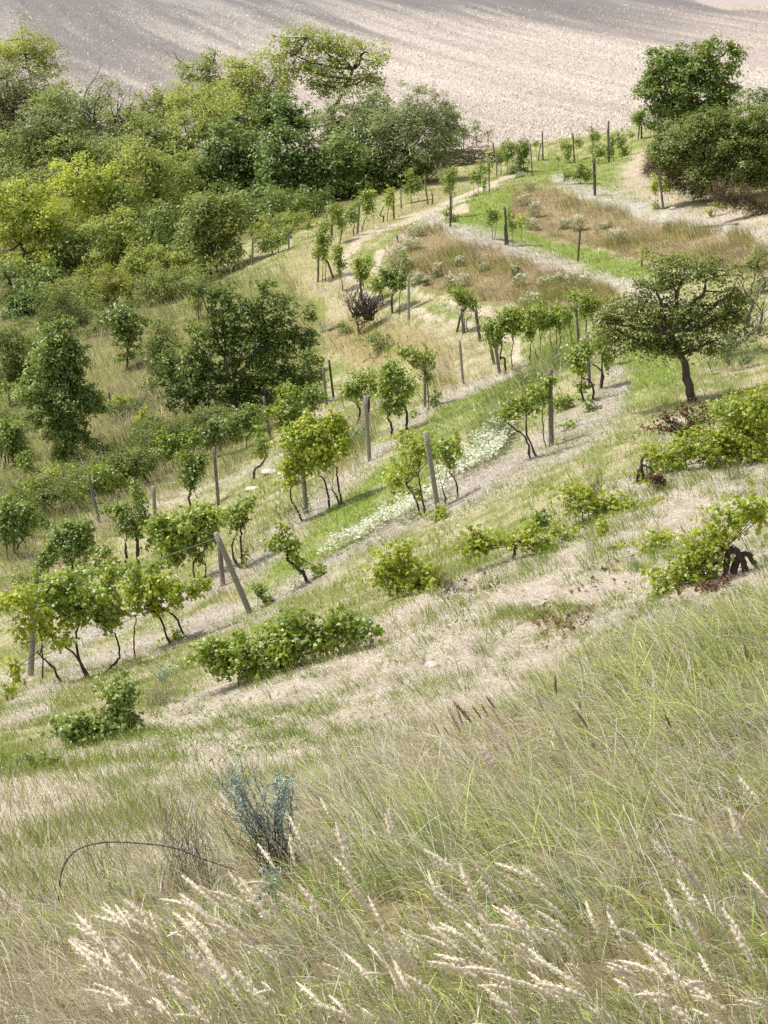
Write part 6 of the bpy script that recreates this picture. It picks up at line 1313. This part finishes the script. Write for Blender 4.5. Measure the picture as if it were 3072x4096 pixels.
def reed(label, base, tips, w=0.02, n=5):
    B = hit(*base); y0 = B[1]; root = empty('reed_clump', B); tag(root, label, 'reeds', 'reeds growing between the vine rows'); G = Geo(); X = []; 
    for (tx, ty) in tips:
        T = onplane(tx, ty, y0) + np.array([0, RH.uniform(-.3, .3), 0]); s = B + np.array([(T[0] - B[0]) * .7 + RH.uniform(-.1, .1), T[1] - B[1], 0]); s[2] = float(zt(s[0], s[1]))
        G.tube(np.array([s, (s + T) / 2 + [RH.uniform(-.03, .03), 0, 0], T]) - B, [0.006, 0.004, 0.002], 4)
        for _ in range(9):
            t = RH.uniform(0.2, 1.0); X.append((s + (T - s) * t) - B)
    new_obj('stem', G.mesh('reed_stem'), STM, root)
    X = np.array(X); m = len(X); az = np.where(RH.rand(m) < .5, 0.2, 2.9) + RH.randn(m) * .5; ln = 0.22 + 0.2 * RH.rand(m)
    V, Q, Cc = blades('x', X[:, 0], X[:, 1], ln, 0.024 * (0.7 + .5 * RH.rand(m)), az, 0.25 + 0.3 * RH.rand(m), 0.6 + 0.8 * RH.rand(m), pick([(0.16, 0.24, 0.09), (0.24, 0.32, 0.12), (0.32, 0.36, 0.12)], [3, 3, 1], m), 4, z=X[:, 2])
    new_obj('foliage', mk_mesh('reed_foliage', V, Q, Cc), BM, root)
reed('reed clump beside the thin upright trunk in the pale grass', (1080, 2080), [(1035, 1950), (1060, 1930), (1105, 1935), (1120, 1960), (1140, 1990), (1000, 2010), (1165, 2020)])
reed('reeds behind the big pale double vine', (1250, 2080), [(1190, 1960), (1230, 1950), (1160, 2000)])
reed('dense green reeds left of the tall straight post', (2110, 1560), [(2060 + RH.uniform(0, 120), 1470 + RH.uniform(-10, 60)) for _ in range(26)])
reed('reeds among the white umbels left of the pale open vine', (2010, 1760), [(1980 + RH.uniform(-20, 80), 1620 + RH.uniform(0, 110)) for _ in range(18)])
reed('green reeds at the foot of the long leafy row', (2250, 1470), [(2190 + RH.uniform(0, 130), 1390 + RH.uniform(0, 50)) for _ in range(22)])
reed('reeds left of the pale middle post', (1430, 1790), [(1390 + RH.uniform(0, 90), 1700 + RH.uniform(0, 60)) for _ in range(16)])
reed('tall weeds at the right edge beyond the hawthorn trunk', (2900, 1480), [(2780 + RH.uniform(0, 270), 1330 + RH.uniform(0, 110)) for _ in range(34)])

# ---------------------------------------------------------------- white umbel plants on the banks
UMB_P = [
 (1663,925,34,26,'white umbel plant behind the short broken stake'),(1650,980,40,24,'wide white umbel patch right of the short broken stake'),(1585,1030,44,42,'large white umbel mound hanging over the track bend'),(1625,1060,26,26,'white umbel clump at the lower edge of the large mound'),
 (1668,1120,30,24,'white umbel plant right of the tall narrow vine column'),(1704,1130,14,18,'small white umbel tuft above the lower track'),(1750,1085,22,30,'tall pale umbel plant on the left of the lower bank'),(1798,1125,24,28,'rounded white umbel plant on the lower bank left of its middle'),(1838,1050,24,20,'thin white umbel plant near the top of the lower bank'),(1845,1130,36,26,'faint greenish umbel clump in the brown lower bank'),
 (1938,1072,22,16,'single white umbel plant in the brown lower bank'),(2062,1085,16,24,'slim white umbel plant in the centre of the lower bank'),(2078,1125,26,26,'white umbel plant below the slim one in the centre of the bank'),(2124,1205,50,34,'broad grey-green umbel mound behind the long leafy row'),(2182,1130,34,24,'pale umbel plant right of the bank centre'),(2235,1118,22,20,'small pale umbel plant above the right half of the leafy row'),(2285,1122,30,34,'leaning white umbel plant above the right end post'),(2341,1125,24,34,'diagonal white umbel spray near the right end of the lower bank'),
 (2118,742,24,20,'pale umbel plant at the left tip of the upper bank'),(2094,800,34,26,'spreading pale umbel plant on the left of the upper bank'),(2138,840,26,32,'tall bright white umbel plant on the upper bank'),(2128,900,30,24,'white umbel plant at the foot of the upper bank left end'),(2258,898,22,22,'greenish umbel plant in the middle of the upper bank'),(2311,895,26,32,'white umbel plant just above the lone terrace post'),(2466,945,40,34,'brightest white umbel bush right of the lone terrace post'),(2669,905,20,26,'grey-white umbel plant under the brown path'),(2420,905,26,14,'faint umbel plant on the upper bank crest'),
 (2080,700,20,12,'low pale umbel plant beside the green terrace top')]
def umbel_plant(px_, py_, rx, ry, label):
    B = hit(px_, py_ + ry); ppm = px_m(B); r = rx / ppm; h = 2.1 * ry / ppm
    n = int(16 + 70 * r * h); x, y, hh = umbels(B[0], B[1] + 0.25, r, h, n)
    y = B[1] + (y - B[1] - 0.25) * 0.7 + 0.2
    root = empty('umbel_plant', B); tag(root, label, 'umbel plant', 'white umbel plants on the terrace banks')
    st, hd = umbel_geo(x, y, hh, 0.075, 9)
    new_obj('stem', mk_mesh('umbel_stem', st[0] - B, st[1], st[2]), BM, root); (lambda o_: tag(o_, kind='stuff'))(new_obj('flower_head', mk_mesh('flower_head', hd[0] - B, hd[1], hd[2]), BM, root))
    m = n * 9; X = B[0] + r * RH.uniform(-1, 1, m); Y = B[1] + 0.2 + r * .6 * RH.uniform(-1, 1, m); Z = zt(X, Y) + h * RH.rand(m) * 0.75
    new_obj('foliage', leaves('umbel_foliage', np.stack([X, Y, Z], 1) - B, RH.randn(m, 3) + [0, 0, .8], 0.09 * (0.6 + .8 * RH.rand(m)), T_NARROW, RH), LM['grey'], root)
for q in UMB_P: umbel_plant(*q)

# ---------------------------------------------------------------- brush pile, plank, stones, withered branch, red leaves
B = hit(1850, 665); root = empty('brush_pile', B); tag(root, 'heap of grey cut branches at the corner of the wood', 'brush pile'); 
g = Geo()
for k in range(150):
    c = B + np.array([RH.randn() * 1.3, RH.uniform(0, 1.2), 0]); c[2] = float(zt(c[0], c[1])) + max(0.05, 1.15 - abs(c[0] - B[0]) * .45) * RH.rand()
    d = RH.randn(3) * [1, .5, .25]; d /= np.linalg.norm(d); L_ = RH.uniform(.4, 1.1); g.tube(curve([c - d * L_, c + RH.randn(3) * .1, c + d * L_], 3) - B, [0.022] * 3 + [.015] * 3 + [0.006], 4)
tag(new_obj('branch', g.mesh('cut_branch'), BARK, root), kind='stuff')
def plank(a, b, w, t, label, name='plank'):
    A = hit(*a); Bq = onplane(b[0], b[1], hit(*b)[1]); Bq = hit(*b); A = A + [0, 0, .04]; Bq = Bq + [0, 0, .06]
    d = Bq - A; L_ = np.linalg.norm(d); d /= L_; s = np.cross(d, [0, 0, 1]); s /= np.linalg.norm(s); u = np.cross(s, d); V = []; Q = []
    for k in range(7):
        for (p, q) in ((-1, -1), (1, -1), (1, 1), (-1, 1)): V.append(d * L_ * k / 6 + s * p * w / 2 * RH.uniform(.93, 1.05) + u * q * t / 2 + [0, 0, .01 * math.sin(k)])
    for k in range(6):
        for j in range(4): Q.append((k * 4 + j, k * 4 + (j + 1) % 4, k * 4 + 4 + (j + 1) % 4, k * 4 + 4 + j))
    Q += [(3, 2, 1, 0), (24, 25, 26, 27)]
    o = new_obj(name, mk_mesh(name, np.array(V), np.array(Q)), POSTM[0], None, A); tag(o, label, 'plank')
plank((2793, 912), (2951, 900), .14, .08, 'weathered plank lying on the edge of the brown path')
plank((1600, 992), (1619, 1000), .10, .08, 'short piece of wood lying by the broken tilted stake')
plank((1310, 1325), (1375, 1300), .12, .1, 'fallen grey branch below the dead dark shrub', 'fallen_branch')
STO = solid_mat('pale_stone', (0.34, 0.31, 0.28), (0.62, 0.58, 0.53), 9, 0.9, (1, 1, 1), 0.5)
def stone(pt, r, label, fl=.45):
    import bmesh
    bm = bmesh.new(); bmesh.ops.create_icosphere(bm, subdivisions=3, radius=1); 
    for v in bm.verts:
        q = v.co; n_ = float(fbm(np.array(q.x * 1.3 + pt[0]), np.array(q.y * 1.3 + q.z), 2, 3)); q *= 0.75 + 0.5 * n_; v.co = (q.x * r, q.y * r * .7, q.z * r * fl)
    me = bpy.data.meshes.new('stone'); bm.to_mesh(me); bm.free(); P = hit(*pt); o = new_obj('stone', me, STO, None, P + [0, 0, r * fl * .3]); tag(o, label, 'stone', 'loose stones on the slope')
stone((1732, 2665), .13, 'small pale stone lying in the straw among green tufts')
stone((1085, 1890), .34, 'flat pale rock slab in the grass beside the narrow hanging vine', .3)
stone((1010, 1958), .22, 'flat grey stone at the head of the soil strip', .3)
stone((1130, 1895), .16, 'smaller flat stone right of the rock slab', .3)
stone((2690, 838), .16, 'dark knotted stump stone at the foot of the leaning path post', .6)
# withered red-brown branches right under the hawthorn
wb = [(2560, 1708), (2600, 1700), (2640, 1690), (2680, 1660), (2700, 1640), (2720, 1600), (2650, 1650), (2610, 1660), (2740, 1640), (2770, 1600), (2800, 1590), (2690, 1720), (2730, 1720), (2760, 1690), (2660, 1715), (2820, 1620), (2640, 1640)]
stalk_plant('withered_branch', 'withered branch', 'fallen branch with dark red withered leaves below the hawthorn trunk', (2800, 1760), wb, 'red', 30, 0.075, 0.009, BARK, None, 0.2, T_TREE, lo=.55, bulge=.15)
for lab, b, tp in (('small red-leaved shoot beside the hoop-shaped old trunk', (2640, 1960), [(2600, 1900), (2625, 1890), (2650, 1910), (2660, 1930), (2615, 1930)]),
                   ('withered red vine leaves under the twisted black trunk', (2860, 2360), [(2800, 2340), (2850, 2330), (2890, 2340), (2920, 2320), (2780, 2350)])):
    stalk_plant('withered_shoot', 'withered shoot', lab, b, tp, 'red', 40, 0.07, 0.005, BARK, None, 0.06, T_TREE, lo=.3)
x, y = scat(60000, 16, 50); c, px, py, D = classes(x, y)
w = np.maximum.reduce([c['red'], 0.5 * np.exp(-((px - 1300) / 40) ** 2 - ((py - 1270) / 18) ** 2), .6 * np.exp(-((px - 1310) / 20) ** 2 - ((py - 1240) / 30) ** 2), 0.6 * np.exp(-((px - 1010) / 70) ** 2 - ((py - 1275) / 16) ** 2), 0.6 * np.exp(-((px - 1530) / 50) ** 2 - ((py - 1282) / 10) ** 2)])
k = RS.rand(len(x)) < w * .5; P = np.stack([x[k], y[k], zt(x[k], y[k]) + .03 + .04 * RS.rand(k.sum())], 1)
o = new_obj('red_leaves', leaves('red_leaves', P, RH.randn(len(P), 3) + [0, 0, 1], .05 + .06 * RH.rand(len(P)), T_VINE, RH), LM['red']); tag(o, 'scattered fallen red-brown vine leaves on the straw', 'fallen leaves', kind='stuff')
# low broad-leaved weeds through the soil strips and bare slopes
x, y = scat(40000, 20, 100); c, px, py, D = classes(x, y); f = fbm(x * .9, y * .9, 2, 3)
w = (c['soilm'] * .8 + c['row'] * .35 + c['soil'] * .2 + c['green'] * .3 + c['straw'] * .12 + .1) * sstep(.48, .62, f) * (1 - c['field']) * (1 - c['tall']) * (1 - c['forest'])
k = RS.rand(len(x)) < w; n = int(k.sum()); per = 7; ii = np.repeat(np.arange(n), per); P = np.stack([x[k][ii], y[k][ii], np.zeros(n * per)], 1) + RH.randn(n * per, 3) * [.09, .09, 0]; P[:, 2] = zt(P[:, 0], P[:, 1]) + .02 + .1 * RH.rand(n * per)
o = new_obj('low_weeds', leaves('low_weeds', P, RH.randn(n * per, 3) * .6 + [0, 0, 1], .045 * (0.6 + .8 * RH.rand(n * per)), T_TREE, RH), LM['mid']); tag(o, 'low broad-leaved weeds dotted over soil strips and slopes', 'weeds', kind='stuff')

SC.cycles.use_denoising = False
